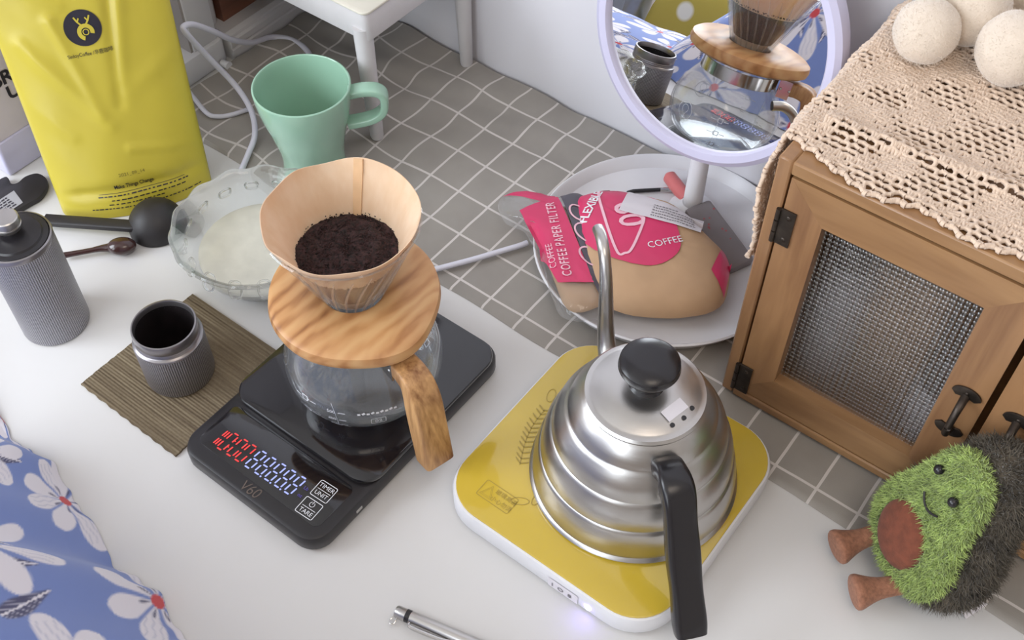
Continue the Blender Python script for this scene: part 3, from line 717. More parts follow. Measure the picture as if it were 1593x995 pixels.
# FLEXIBLE reads along the left edge of the emblem, from bottom to top
dl = (Vector((-.3505, .5905)) - Vector((-.3375, .5395))); rl = math.atan2(dl.y, dl.x)
lettering(b, 'FLEXIBLE', .0105, mpB2, -.3478, .5665, rot=rl, bold=.02, sx=.95)
b.build('printed_words', M['white_ink'], pb); b = MB(); lettering(b, 'COFFEE', .0095, mpB2, -.2755, .566, rot=rl - .9, sx=.9)
b.build('printed_words', M['white_ink'], pb)
b = MB(); grid_patch(b, [(-.325, .573), (-.333, .601), (-.2655, .6115), (-.259, .594)], mpB3, 12, 6); st = b.build('sticker', M['paper'], pb)
b = MB(); mpS = drop(bodyB, .0025)
dS = (Vector((-.259, .594)) - Vector((-.325, .573))).normalized(); nS = Vector((-dS.y, dS.x)); oS = Vector((-.301, .5835))
for r_ in range(5):
    x = .0
    while x < .036:
        wd = random.uniform(.001, .0026); a_ = oS + dS * x + nS * r_ * .0032
        if not (r_ > 3 and x > .02): grid_patch(b, [a_, a_ + dS * wd, a_ + dS * wd + nS * .0011, a_ + nS * .0011], mpS, 1, 1)
        x += wd + .0007
b.build('sticker_print', M['greyink'], st)
# sachet, pencil, pink tube
sg = thing('grey_sachet', 'flat grey sachet with small pink dots beside the mirror stem', 'sachet', (-.255, .622, .006))
Rz = Matrix.Translation((-.2560, .6205, 0)) @ Matrix.Rotation(math.radians(-24), 4, 'Z')
b = MB(); b.prism(rrect(-.034, .034, -.013, .013, .003, 3), .009, .019, .002, M=Rz @ Matrix.Rotation(math.radians(9), 4, 'Y')); sb_ = b.build('sachet_body', plain('grey_foil', rgb(134, 128, 130), .4, var=.06), sg)
b = MB(); mpq = drop(sb_, .0004)
for _ in range(11):
    x, y = random.uniform(-.022, .012), random.uniform(-.010, .010); c = Rz @ Vector((x, y, 0)); r_ = random.uniform(.0006, .0011)
    poly2(b, circ(c.x, c.y, r_, 8), mpq)
b.build('pink_dots', M['red'], sg)
t = thing('pencil', 'thin dark cosmetic pencil with silver end lying on the tray', 'pencil', (-.322, .641, .012))
b = MB(); b.tube([(-.348, .6240, .0075), (-.3435, .6275, .0078)], [.0004, .0018], 8); b.tube([(-.3435, .6275, .0078), (-.325, .6425, .009)], .0018, 8); b.build('barrel', M['black_plastic'], t)
b = MB(); b.tube([(-.325, .6425, .009), (-.309, .6530, .010)], .0020, 8); b.build('silver_end', M['chrome'], t)
t = thing('lip_tube', 'small coral pink tube behind the kraft filter packet', 'tube', (-.318, .652, .01))
b = MB(); b.tube([(-.327, .658, .0135), (-.325, .6565, .0135), (-.298, .642, .0135)], [.004, .0062, .0065], 16, up=(0, 0, 1)); b.build('body', plain('coral_plastic', rgb(205, 110, 110), .4), t)
b = MB(); b.tube([(-.298, .642, .0135), (-.285, .6352, .0130)], [.0060, .0052], 16); b.build('cap', M['greystick'], t)

# ------------------------------------------------------------------ induction cooker and kettle
ck = thing('induction_cooker', 'square induction plate with yellow glass top and white frame under the kettle', 'cooker', (-.195, .375, 0))
x0, x1, y0, y1 = -.2835, -.1045, .2835, .4635
b = MB(); b.prism(rrect(x0, x1, y0, y1, .034, 10), .0025, .0225, .003); b.build('housing', M['white_plastic'], ck)
b = MB(); b.prism(rrect(x0 + .0022, x1 - .0022, y0 + .0022, y1 - .0022, .0320, 10), .0215, .0238, .0008); gt = b.build('glass_top', M['yellow_glass'], ck)
for fx, fy in ((x0 + .03, y0 + .03), (x1 - .03, y0 + .03), (x0 + .03, y1 - .03), (x1 - .03, y1 - .03)):
    b = MB(); b.lathe([(0, 0), (.008, 0), (.008, .003), (0, .003)], 20, (fx, fy, 0)); b.build('foot', M['black_plastic'], ck)
fl = frame((0, 0, .0238), (1, 0, 0), (0, 1, 0), .0003)
b = MB(); wx, wy = -.245, .3068
line2(b, rrect(wx - .0135, wx + .0135, wy - .0068, wy + .0068, .0012, 3), .0004, fl, True)
line2(b, [(wx - .0118, wy - .0048), (wx - .0022, wy - .0048), (wx - .007, wy + .0048)], .0004, fl, True)
line2(b, [(wx - .0102, wy - .0038), (wx - .0038, wy - .0038), (wx - .007, wy + .003)], .0003, fl, True)
lettering(b, '玻璃高温', .0044, fl, wx + .0055, wy + .0028); lettering(b, '小心勿烫', .0044, fl, wx + .0055, wy - .0032)
b.build('warning_print', M['print_brown'], ck)
b = MB(); stem_ = spline([(-.248, .3365, 0), (-.2555, .352, 0), (-.2605, .368, 0), (-.262, .385, 0)], 8)
line2(b, [(p.x, p.y) for p in stem_], .0006, fl)
for i, p in enumerate(stem_[1:-1:2]):
    for sg_ in (-1, 1):
        a_ = 1.75 + sg_ * 1.0; c = Vector((p.x + .0030 * math.cos(a_), p.y + .0030 * math.sin(a_)))
        pts = [(c.x + .0034 * math.cos(t_) * math.cos(a_) - .0006 * math.sin(t_) * math.sin(a_), c.y + .0034 * math.cos(t_) * math.sin(a_) + .0006 * math.sin(t_) * math.cos(a_)) for t_ in np.linspace(0, 2 * PI, 10, endpoint=False)]
        poly2(b, pts, fl)
for cx, cy, ra, rb_, an in ((-.2305, .3135, .0062, .0028, .55), (-.2225, .3215, .0052, .0024, 1.7), (-.2655, .398, .006, .003, 1.9)):
    line2(b, [(cx + ra * math.cos(t_) * math.cos(an) - rb_ * math.sin(t_) * math.sin(an), cy + ra * math.cos(t_) * math.sin(an) + rb_ * math.sin(t_) * math.cos(an)) for t_ in np.linspace(0, 2 * PI, 20, endpoint=False)], .0005, fl, True)
b.build('leaf_print', M['print_brown'], ck)
# front face sticker and indicator
b = MB(); ff = frame((0, y0 - .0001, 0), (1, 0, 0), (0, 0, 1), .0004)
b.add([ff(-.184, .0055), ff(-.160, .0055), ff(-.160, .0165), ff(-.184, .0165)], [(0, 1, 2, 3)]); s1 = b.build('sticker', M['paper'], ck)
b = MB(); f2 = frame((0, y0 - .0001, 0), (1, 0, 0), (0, 0, 1), .0007); lettering(b, 'I  O  8', .006, f2, -.173, .0098, bold=.02); b.build('sticker_print', M['greyink'], s1)
b = MB(); b.ball((-.152, y0 - .0002, .0105), (.0026, .0012, .0026), 16, 8); b.build('indicator_light', M['led_lamp'], ck)
# curved white power cable leaving the cooker, seen behind the scale
t = thing('power_cable', 'thin white cable curving over the grey cloth behind the scale', 'cable', (-.41, .48, .002))
b = MB(); b.tube(spline([(-.43, .425, .0035), (-.4285, .445, .006), (-.4215, .4555, .0065), (-.405, .481, .0065), (-.392, .503, .0065), (-.384, .5165, .0065), (-.381, .523, .0065)], 8), .0024, 12); b.build('cable_run', M['cable'], t)

KX, KY = -.1823, .380
kt = thing('gooseneck_kettle', 'brushed steel gooseneck kettle with black handle on the yellow plate', 'kettle', (KX, KY, .0242))
c = (KX, KY, 0)
prof = [(0, .0245), (.066, .0245), (.0715, .0262), (.0722, .0275), (.0712, .029), (.0700, .0300)]
def tier(r0, z0, r1, z1, bulge):
    o_ = []
    for i in range(1, 9):
        t_ = i / 8; o_.append((r0 + (r1 - r0) * t_ + bulge * math.sin(PI * t_), z0 + (z1 - z0) * t_))
    return o_
prof += tier(.0700, .030, .0658, .055, .0012); prof += [(.0650, .0556)]
prof += tier(.0650, .0556, .0590, .0790, .0014); prof += [(.0582, .0796)]
prof += tier(.0582, .0796, .0495, .1010, .0018); prof += [(.0487, .1016)]
prof += tier(.0487, .1016, .0410, .1160, .0010); prof += [(.0402, .1168), (.0392, .1178)]
b = MB(); b.lathe(prof, 128, c); b.build('body', M['steel'], kt)
b = MB(); b.lathe([(.0396, .1178), (.0400, .1195), (.0385, .1212), (.0360, .1216), (.0345, .1222), (.0300, .1248), (.0200, .1275), (.0120, .1284), (0, .1286)], 96, c); lid = b.build('lid', M['steel'], kt)
b = MB(); b.lathe([(.0118, .1280), (.0095, .1300), (.0090, .1365), (.0125, .1410), (.0180, .1440), (.0195, .1472), (.0189, .1515), (.0162, .1540), (.0080, .1552), (0, .1554)], 48, c); b.build('knob', M['handle_black'], lid)
for k in range(3):
    a_ = math.radians(8 - k * 17); b = MB(); b.lathe([(0, 0), (.0016, 0), (.0016, .0004), (0, .0004)], 12, M=Matrix.Translation((KX + .0315 * math.cos(a_), KY + .0315 * math.sin(a_), .1242)) @ Matrix.Rotation(.2, 4, Vector((-math.sin(a_), math.cos(a_), 0)))); b.build('steam_hole', M['black_plastic'], lid)
b = MB(); a_ = math.radians(-12); lf = frame((KX + .0245 * math.cos(a_), KY + .0245 * math.sin(a_), .1268), (-math.sin(a_), math.cos(a_), 0), (-math.cos(a_), -math.sin(a_), .22), .0004)
poly2(b, [(-.0085, -.004), (.0085, -.004), (.0085, .004), (-.0085, .004)], lf); b.build('small_label', M['paper'], lid)
az = math.radians(-40); D = Vector((math.cos(az), math.sin(az), 0)); Kc = Vector((KX, KY, 0))
hp = lambda rr, z: Kc + D * rr + Vector((0, 0, z))
side = Vector((-D.y, D.x, 0))
pth = spline([hp(.046, .1035), hp(.053, .1110), hp(.0625, .1140), hp(.0725, .1080), hp(.0840, .0900), hp(.0965, .0705), hp(.1095, .0530), hp(.1210, .0370), hp(.1255, .0310)], 6)
n_ = len(pth); b = MB()
rad = []
for i in range(n_):
    u_ = i / (n_ - 1); rad.append((.0066 * (1 + .05 * math.sin(u_ * 24)) * (.8 if i in (0, n_ - 1) else 1), .0103 * (.86 + .14 * min(1, u_ * 4)) * (1 + .03 * math.sin(u_ * 24)) * (.85 if i in (0, n_ - 1) else 1)))
b.tube(pth, 1.0, 20, flat=[(a_, c_) for a_, c_ in rad], up=side)
b.build('handle', M['handle_black'], kt)
b = MB(); b.tube(spline([hp(.052, .086), hp(.060, .090), hp(.0635, .097), hp(.0635, .108)], 5), 1.0, 12, flat=(.0017, .0065), up=side); b.ball(hp(.0645, .096), .0034, 12, 8); b.build('handle_bracket', M['chrome'], kt)
# spout
az2 = math.radians(137); D2 = Vector((math.cos(az2), math.sin(az2), 0)); sp_ = lambda rr, z: Kc + D2 * rr + Vector((0, 0, z))
pth = spline([sp_(.058, .044), sp_(.074, .0445), sp_(.088, .050), sp_(.097, .064), sp_(.102, .082), sp_(.108, .103), sp_(.117, .119), sp_(.129, .1255), sp_(.140, .1240)], 7)
n_ = len(pth); b = MB(); rr_ = [.0085 - .0042 * min(1, i / (n_ * .7)) for i in range(n_)]
b.tube(pth, rr_, 18)
b.f.pop(); b.build('spout', M['steel'], kt)
b = MB(); b.tube(pth[-2:], [.0036, .0037], 14); b.build('spout_mouth', M['black_matte'], kt)

# ------------------------------------------------------------------ scale
s_ = thing('coffee_scale', 'black digital coffee scale with red and blue lit digits', 'scale', (-.388, .31, 0))
sx0, sx1, sy0, sy1 = -.4560, -.3205, .2030, .4130
b = MB(); b.prism(rrect(sx0, sx1, sy0, sy1, .017, 8), .001, .0175, .0035); base = b.build('base', M['black_plastic'], s_)
b = MB(); b.prism(rrect(-.4480, -.3290, .2150, .2545, .006, 5), .0170, .0178, .0002); b.build('display_window', M['glossblack'], s_)
b = MB(); b.prism(rrect(sx0 + .004, sx1 - .004, sy0 + .062, sy1 - .004, .014, 6), .0165, .0200, .001); b.build('platform_post', M['black_matte'], s_)
b = MB(); b.prism(rrect(sx0 - .0006, sx1 + .0006, .2570, .4085, .0165, 8), .0192, .0240, .0016); plat = b.build('platform', M['glossblack'], s_)
R3 = math.radians(3.0); dsp0 = frame((-.4015, .2290, .0178), (math.cos(R3), math.sin(R3), 0), (-math.sin(R3), math.cos(R3), 0), .0004); dsp = lambda x, y, z=0: dsp0(x * 1.073 + .009, y * 1.07)
SEG = {'a': ((.12, 1.0), (.88, 1.0)), 'g': ((.12, .5), (.88, .5)), 'd': ((.12, 0), (.88, 0)), 'f': ((0, .93), (0, .57)), 'b': ((1, .93), (1, .57)), 'e': ((0, .43), (0, .07)), 'c': ((1, .43), (1, .07))}
def digit(mb, x, segs, wd=.0052, ht=.0150, th=.0011):
    for q in segs:
        (a0, b0), (a1, b1) = SEG[q]; hz_ = q in 'adg'
        p0 = Vector((a0 * wd, b0 * ht)); p1 = Vector((a1 * wd, b1 * ht)); t_ = th / 2
        pts = [(p0.x + t_ * .7, p0.y + t_), (p0.x, p0.y), (p0.x + t_ * .7, p0.y - t_), (p1.x - t_ * .7, p1.y - t_), (p1.x, p1.y), (p1.x - t_ * .7, p1.y + t_)] if hz_ else [(p0.x + t_, p0.y - t_ * .7), (p0.x, p0.y), (p0.x - t_, p0.y - t_ * .7), (p1.x - t_, p1.y + t_ * .7), (p1.x, p1.y), (p1.x + t_, p1.y + t_ * .7)]
        poly2(mb, [(x + u_ + v_ * .12, v_ - ht / 2) for u_, v_ in pts], dsp)
r_ = MB(); digit(r_, -.0410, 'fe', .0046); digit(r_, -.0392, 'bcf'[:0] + 'fe'); digit(r_, -.0370, 'abcdef'); digit(r_, -.0285, 'abcdef'); digit(r_, -.0210, 'abcdef')
for dy in (-.003, .003): poly2(r_, circ(-.0299 + dy * .12, dy, .0005, 8), dsp)
r_.build('red_digits', M['led_red'], s_)
r_ = MB()
for i in range(5):
    digit(r_, -.0120 + i * .0086, 'abcdefg')
    if i in (1, 2, 3): poly2(r_, circ(-.0120 + i * .0086 + .0062, -.0078, .0007, 8), dsp)
r_.build('blue_digits', M['led_blue'], s_)
r_ = MB(); lettering(r_, 'Lb', .0036, dsp, .0335, .0022); lettering(r_, 'oz', .0036, dsp, .0335, -.0040); r_.build('unit_marks', M['led_dim'], s_)
r_ = MB()
for cx, cy in ((.0445, .0070), (.0445, -.0078)): line2(r_, rrect(cx - .0068, cx + .0068, cy - .0062, cy + .0062, .0010, 3), .0005, dsp, True)
lettering(r_, 'TIMER', .0044, dsp, .0445, .0100); line2(r_, [(.0392, .0070), (.0498, .0070)], .0004, dsp); lettering(r_, 'UNIT', .0044, dsp, .0445, .0040)
lettering(r_, 'TARE', .0044, dsp, .0445, -.0112); line2(r_, [(.0392, -.0080), (.0498, -.0080)], .0004, dsp)
line2(r_, [(.0445 + .0018 * math.cos(t_), -.0047 + .0018 * math.sin(t_)) for t_ in np.linspace(math.radians(120), math.radians(420), 16)], .0004, dsp); line2(r_, [(.0445, -.0045), (.0445, -.0022)], .0004, dsp)
r_.build('button_marks', M['white_ink'], s_)
r_ = MB(); lettering(r_, 'V60', .0115, frame((-.3875, .2095, .0175), (1, .045, 0), (-.045, 1, 0), .0003), 0, 0, shear=.15, bold=-.005, sx=.9)
r_.build('printed_name', plain('grey_print', rgb(98, 86, 78), .5, var=0), s_)
b = MB(); b.box(sx1 - .0008, sx1 + .0003, .2440, .2500, .0075, .0110); b.build('charging_port', M['chrome'], s_)

# ------------------------------------------------------------------ glass server on the scale
SX, SY = -.383, .328; SZ = .0240; c = (SX, SY, 0)
sv = thing('glass_server', 'clear glass coffee server with steel band on the scale', 'server', (SX, SY, SZ))
P_ = [(0, .0246), (.034, .0246), (.0420, .0262), (.0490, .0325), (.0545, .0420), (.0567, .0530), (.0558, .0640), (.0515, .0760), (.0450, .0870), (.0395, .0950), (.0380, .1000), (.0380, .1120)]
P_ = [(p.x, p.y) for p in spline([(r, z, 0) for r, z in P_[1:]], 4)]
prof = [(0, .0246)] + P_ + [(P_[-1][0] - .0016, P_[-1][1])] + [(max(.001, r - .0018), z + .0012) for r, z in P_[::-1]] + [(0, .0262)]
b = MB(); b.lathe(prof, 96, c); b.build('glass_body', M['glass'], sv)
b = MB(); b.lathe([(.0386, .0935), (.0400, .0935), (.0400, .1065), (.0386, .1065)], 96, c); b.f += [tuple((len(b.v) - 96 + i, len(b.v) - 96 + (i + 1) % 96, (i + 1) % 96, i)) for i in range(96)]; b.build('steel_band', M['chrome'], sv)
az3 = math.radians(-15.5); D3 = Vector((math.cos(az3), math.sin(az3), 0)); h3 = lambda rr, z: Vector((SX, SY, 0)) + D3 * rr + Vector((0, 0, z))
b = MB(); pth = spline([h3(.0450, .0985), h3(.0600, .1015), h3(.0720, .0995), h3(.0775, .0900), h3(.0800, .075), h3(.0825, .058), h3(.0850, .042), h3(.0875, .0255)], 5)
n_ = len(pth); b.tube(pth, 1.0, 24, flat=[(.0065 + .0022 * min(1, i / n_ * 1.6), .0088 + .0026 * min(1, i / n_ * 2)) for i in range(n_)], up=(-D3.y, D3.x, 0), ex=.28)
grip = b.build('wooden_handle', M['olive2'], sv)
b = MB(); b.box(-.008, .008, -.009, .009, -.0006, .0006, M=Matrix.Translation(h3(.049, .0992)) @ Matrix.Rotation(az3, 4, 'Z') @ Matrix.Rotation(PI / 2, 4, 'X') @ Matrix.Translation((0, 0, .0088)))
for sg_ in (-1, 1):
    for dx in (-.004, .005): b.ball(h3(.049 + dx, .0992) + Vector((-D3.y, D3.x, 0)) * sg_ * .0086, .0017, 10, 6)
b.box(-.006, .006, -.009, .009, -.0006, .0006, M=Matrix.Translation(h3(.049, .0992)) @ Matrix.Rotation(az3, 4, 'Z') @ Matrix.Rotation(PI / 2, 4, 'X') @ Matrix.Translation((0, 0, -.0088)))
b.build('bracket', M['chrome'], sv)
def rad_at(z):
    for (r0, z0), (r1, z1) in zip(P_[:-1], P_[1:]):
        if z0 <= z <= z1 and z1 > z0: return r0 + (r1 - r0) * (z - z0) / (z1 - z0)
    return P_[0][0]
def oncyl(azd):
    a0 = math.radians(azd)
    def f(x, y, z=0):
        zz = .055 + y; r = rad_at(zz) + .0004; a = a0 + x / .055; return Vector((SX + r * math.cos(a), SY + r * math.sin(a), zz))
    return f
def cups(mb, f, y):
    line2(mb, [(-.0085, y), (-.0035, y)], .0006, f); line2(mb, [(.0045, y), (.0095, y)], .0006, f)
    line2(mb, [(-.0025, y + .0022), (.0022, y + .0022), (.0022, y - .0018), (-.0020, y - .0022)], .0009, f, True); line2(mb, [(.0022, y + .001), (.0038, y + .0005), (.0024, y - .001)], .0006, f)
for azd in (-93, 68):
    b = MB(); f = oncyl(azd)
    for y in (-.0215, -.008, .0055): cups(b, f, y)
    line2(b, [(.0015 + (.02 if azd < 0 else 0), -.021), (.0015 + (.02 if azd < 0 else 0), .012)], .0004, f); b.build('cup_scale_print', M['white_ink'], sv)
b = MB(); f = oncyl(-68)
for k, s2 in enumerate(('200', '300', '400', '500')): lettering(b, s2, .0040, f, -.003, -.0215 + k * .0085); line2(b, [(.002, -.0215 + k * .0085), (.007, -.0215 + k * .0085)], .0006, f)
b.build('volume_print', M['white_ink'], sv)
b = MB(); f = oncyl(-38); 
for i in range(9): line2(b, [(-.0135 + i * .0031, .0040), (-.0115 + i * .0031, .0040 + .0012 * (i % 2))], .0018, f)
lettering(b, '02', .0052, f, 0, -.006); line2(b, rrect(-.005, .005, -.0095, -.0025, .001, 2), .0004, f, True); b.build('heat_print', M['white_ink'], sv)
for azd in (-143, 108):
    b = MB(); f = oncyl(azd)
    line2(b, [(.0088 * math.cos(t_), .0088 * math.sin(t_)) for t_ in np.linspace(0, 2 * PI, 40, endpoint=False)], .0007, f, True)
    line2(b, [(.0038 * math.cos(t_), .0018 + .0040 * math.sin(t_)) for t_ in np.linspace(-1.1, PI + 1.1, 24)] + [(-.0014, -.0035), (.0014, -.0035)], .0006, f, True)
    for y in (-.0045, -.0056): line2(b, [(-.0014, y), (.0014, y)], .0006, f)
    b.build('bulb_emblem', M['white_ink'], sv)

# dripper
dr = thing('glass_dripper', 'glass pour-over dripper on an olive wood ring atop the server', 'dripper', (SX, SY, .1122))
def ringmod(r, z, a):
    if r > .04: r = r * (1 + .012 * math.cos(2 * (a - 2.2)) + .006 * math.sin(3 * a)) + .006 * math.exp(-((((a - az3 + PI) % (2 * PI)) - PI) / .42) ** 2)
    return (r, z)
b = MB(); b.lathe([(.0215, .1140), (.0225, .1125), (.0540, .1125), (.0578, .1150), (.0590, .1195), (.0580, .1245), (.0545, .1270), (.0230, .1272), (.0215, .1262), (.0215, .1140)], 96, c, mod=ringmod); b.build('wood_ring', M['olive'], dr)
gp = [(.0135, .1085), (.0165, .1180), (.0205, .1262), (.0300, .1480), (.0405, .1720), (.0490, .1890), (.0506, .1915), (.0496, .1924), (.0481, .1905), (.0385, .1720), (.0282, .1480), (.0186, .1262), (.0148, .1180), (.0118, .1085), (.0135, .1085)]
b = MB(); b.lathe(gp, 96, c); b.build('glass_cone', M['glass'], dr)
ribs = []
for k in range(24):
    p = []
    for i in range(9):
        t_ = i / 8; z = .124 + .058 * t_; r = .0197 + (.0455 - .0197) * t_ + .0002; a = 2 * PI * k / 24 + .35 * t_; p.append(Vector((SX + r * math.cos(a), SY + r * math.sin(a), z)))
    b = MB(); b.tube(p, [.0003 + .0007 * math.sin(PI * min(1, .15 + i / 9)) for i in range(9)], 6); b.build('glass_rib', M['glass'], dr)
# paper filter
fp = thing('paper_filter', 'brown paper cone filter with folded seam inside the glass dripper', 'filter', (SX, SY, .120))
seam = math.atan2(.327 + .05 - .328, 0.02)
FCX, FCY = SX, SY
def fmod(r, z, a):
    t_ = (z - .118) / .082
    w_ = .030 * math.sin(3 * a + .9) + .022 * math.sin(5 * a + 2.0) + .012 * math.sin(9 * a)
    front = math.exp(-((((a - math.radians(-62) + PI) % (2 * PI)) - PI) / .55) ** 2)
    k_ = max(0, t_ - .86) / .14
    rr = r * (1 + w_ * .8 * k_); zz = z + k_ * (.0026 * math.sin(4 * a + 1) + .0012 * math.sin(7 * a) - .0025 * front)
    return (rr, zz)
rim = [(.0002, .1135)] + [(.0128 + (.0455 - .0128) * t_ - .0002, .1180 + (.1850 - .1180) * t_) for t_ in np.linspace(0, 1, 10)] + [(.0478, .1900), (.0496, .1940), (.0508, .1975)]
rim = [(r - .0014 if z < .186 else r - .0006, z) for r, z in rim]; rim[0] = (.0003, .1135)
rim2 = rim + [(r - .0005, z) for r, z in rim[::-1]]
b = MB(); b.lathe(rim2, 120, c, mod=fmod); b.build('paper_cone', M['filter'], fp)
def cone_pt(a, z, inset=.0009):
    t_ = (z - .118) / (.185 - .118); r = .0128 + (.0455 - .0128) * t_ - .0016 - inset if z < .185 else np.interp(z, [.185, .1900, .194, .1975], [.0439, .0470, .0488, .0500]) - inset
    rr, zz = fmod(r, z, a); return Vector((SX + rr * math.cos(a), SY + rr * math.sin(a), zz))
sa = math.radians(116)
b = MB(); vs = []; zs = np.linspace(.128, .1972, 16)
for z in zs:
    wv = .0075
    r = .03 + (z - .128) * .3
    vs += [cone_pt(sa, z, .0014), cone_pt(sa + wv / r * .9, z, .0010), cone_pt(sa + wv / r * .9, z, .0002), cone_pt(sa, z, .0002)]
fs = [(4 * i + k, 4 * i + (k + 1) % 4, 4 * i + 4 + (k + 1) % 4, 4 * i + 4 + k) for i in range(15) for k in range(4)] + [(0, 1, 2, 3), (60, 63, 62, 61)]
b.add(vs, fs); b.build('seam_fold', plain('seam_paper', rgb(214, 176, 136), .85, var=.05, vscale=80), fp)
# coffee bed
cf = thing('ground_coffee', 'heap of dark ground coffee in the paper filter', 'coffee', (SX, SY, .14)); cf['kind'] = 'stuff'
b = MB(); vs = []; fs = []; NR, NA = 16, 72
vs.append((SX, SY, .1690))
for i in range(1, NR + 1):
    for k in range(NA):
        a = 2 * PI * k / NA; r = .0335 * i / NR; z = .1690 - .0055 * (i / NR) ** 2 + .0011 * math.sin(r * 480 + a * 3) * math.cos(a * 5) + random.uniform(-.0006, .0006)
        vs.append((SX + r * math.cos(a), SY + r * math.sin(a), z))
fs += [(0, 1 + k, 1 + (k + 1) % NA) for k in range(NA)]
for i in range(NR - 1):
    for k in range(NA): q = (k + 1) % NA; fs.append((1 + i * NA + k, 1 + (i + 1) * NA + k, 1 + (i + 1) * NA + q, 1 + i * NA + q))
b.add(vs, fs); b.lathe([(.0335, .1635), (.020, .1330), (.0, .130)], NA, c)
gb = b.build('ground_bed', M['coffee'], cf); gb['kind'] = 'stuff'
b = MB()
for _ in range(1700):
    a = random.uniform(0, 2 * PI); rr = .0362 * math.sqrt(random.random()); r_ = random.uniform(.0003, .0009)
    up = 0 if rr < .033 else (rr - .033) * 1.3
    z = .1692 - .0055 * (rr / .0335) ** 2 + up
    Mx = Matrix.Translation((SX + rr * math.cos(a), SY + rr * math.sin(a), z)) @ Matrix.Rotation(random.uniform(0, 3), 4, Vector((random.random(), random.random(), random.random() + .1)))
    b.add([Mx @ Vector(v) for v in ((r_, 0, 0), (-r_, .2 * r_, 0), (0, r_, 0), (0, -r_, .3 * r_), (0, 0, r_), (0, 0, -r_))], [(0, 2, 4), (2, 1, 4), (1, 3, 4), (3, 0, 4), (2, 0, 5), (1, 2, 5), (3, 1, 5), (0, 3, 5)])
o = b.build('coffee_grains', M['coffee'], cf, smooth=False); o['kind'] = 'stuff'

# ------------------------------------------------------------------ glass bowl
bw = thing('glass_bowl', 'scalloped clear glass bowl holding cloudy white water', 'bowl', (-.536, .370, 0)); c = (-.536, .370, 0)
def bmod(r, z, a):
    k_ = max(0, (z - .022) / .033)
    return (r * (1 + k_ ** 1.5 * (.008 * math.cos(14 * a) + .004 * math.cos(7 * a))), z + k_ ** 2 * .0009 * math.cos(14 * a))
bp_ = [(0, .0), (.026, .0), (.033, .0012), (.035, .004), (.037, .0075), (.044, .014), (.051, .024), (.0560, .036), (.0600, .046), (.0645, .0530), (.0668, .0550), (.0675, .0570), (.0660, .0580), (.0620, .0555), (.0575, .0475), (.0530, .036), (.0485, .024), (.0420, .0155), (.034, .0100), (0, .0085)]
b = MB(); b.lathe(bp_, 168, c, mod=bmod); b.build('bowl_body', M['bowl_glass'], bw)
for k in range(16):
    a = 2 * PI * k / 16 + .1
    Mx = Matrix.Translation((c[0] + .0585 * math.cos(a), c[1] + .0585 * math.sin(a), .0445)) @ Matrix.Rotation(a, 4, 'Z') @ Matrix.Rotation(math.radians(-28), 4, 'Y')
    if k == 0:
        b = MB(); b.tube([(0, .0052 * math.copysign(abs(math.cos(t_)) ** .7, math.cos(t_)), .0072 * math.copysign(abs(math.sin(t_)) ** .7, math.sin(t_))) for t_ in np.linspace(0, 2 * PI, 28, endpoint=False)], .0009, 6, up=(1, 0, 0), closed=True)
        ov = b.build('glass_oval', M['bowl_glass'], None); ov.parent = bw
    else: ov = ov.copy(); col.objects.link(ov); ov.parent = bw
    ov.matrix_local = Matrix.Translation(-Vector(bw.location)) @ Mx
b = MB(); b.lathe([(0, .0092), (.034, .0104), (.0420, .0160), (.0480, .0240), (.0502, .0300), (.0485, .0306), (.03, .0302), (0, .0300)], 72, c); wtr = b.build('cloudy_water', M['milky'], bw)

# ------------------------------------------------------------------ mug
mg = thing('green_mug', 'mint green mug with squared handle on the grey cloth', 'mug', (-.588, .4835, .0025)); c = (-.588, .4835, .0032)
mp_ = spline([(.0268, 0, 0), (.0285, .002, 0), (.0275, .012, 0), (.0282, .026, 0), (.0325, .047, 0), (.0375, .066, 0), (.0405, .083, 0), (.0413, .0925, 0), (.0408, .0940, 0), (.0396, .0940, 0), (.0388, .0900, 0), (.0370, .075, 0), (.0325, .056, 0), (.0280, .038, 0), (.0245, .020, 0), (.0220, .0070, 0), (.012, .0045, 0)], 4)
b = MB(); b.lathe([(0, .001)] + [(p.x, p.y) for p in mp_] + [(0, .0040)], 96, c); b.build('mug_body', M['mug'], mg)
ma = math.radians(40); DM = Vector((math.cos(ma), math.sin(ma), 0)); mh = lambda rr, z: Vector(c) + DM * rr + Vector((0, 0, z))
b = MB(); b.tube(spline([mh(.0385, .0845), mh(.0500, .0870), mh(.0610, .0865), mh(.0670, .0815), mh(.0675, .0720), mh(.0650, .0640), mh(.0580, .0580), mh(.0480, .0545), mh(.0350, .0520)], 6), 1.0, 18, flat=(.0036, .0072), up=(-DM.y, DM.x, 0)); b.build('handle', M['mug'], mg)

# ------------------------------------------------------------------ white rack standing over the cloth
rk = thing('white_rack', 'white plastic shelf rack on slim legs at the corner by the wall', 'rack', (-.65, .62, .002))
def rleg(x, y, zt): b = MB(); b.tube([(x, y, .0035), (x, y, .006), (x - .0015, y, .075), (x - .002, y, zt)], [.0055, .0062, .0078, .0085], 18); return b.build('leg', M['stand_plastic'], rk)
rleg(-.5718, .5475, .125); rleg(-.5728, .6800, .30)
rleg(-.793, .6800, .30); rleg(-.7900, .5520, .125)
b = MB(); b.prism(rrect(-.8040, -.5640, .5425, .6900, .006, 4), .1140, .1420, .002); tr_ = b.build('shelf_tray', M['stand_plastic'], rk)
b = MB(); b.prism(rrect(-.8055, -.5625, .5410, .6910, .007, 4), .1415, .1440, .001); b.build('shelf_lip', plain('ivory_plastic', rgb(214, 210, 196), .5), rk)

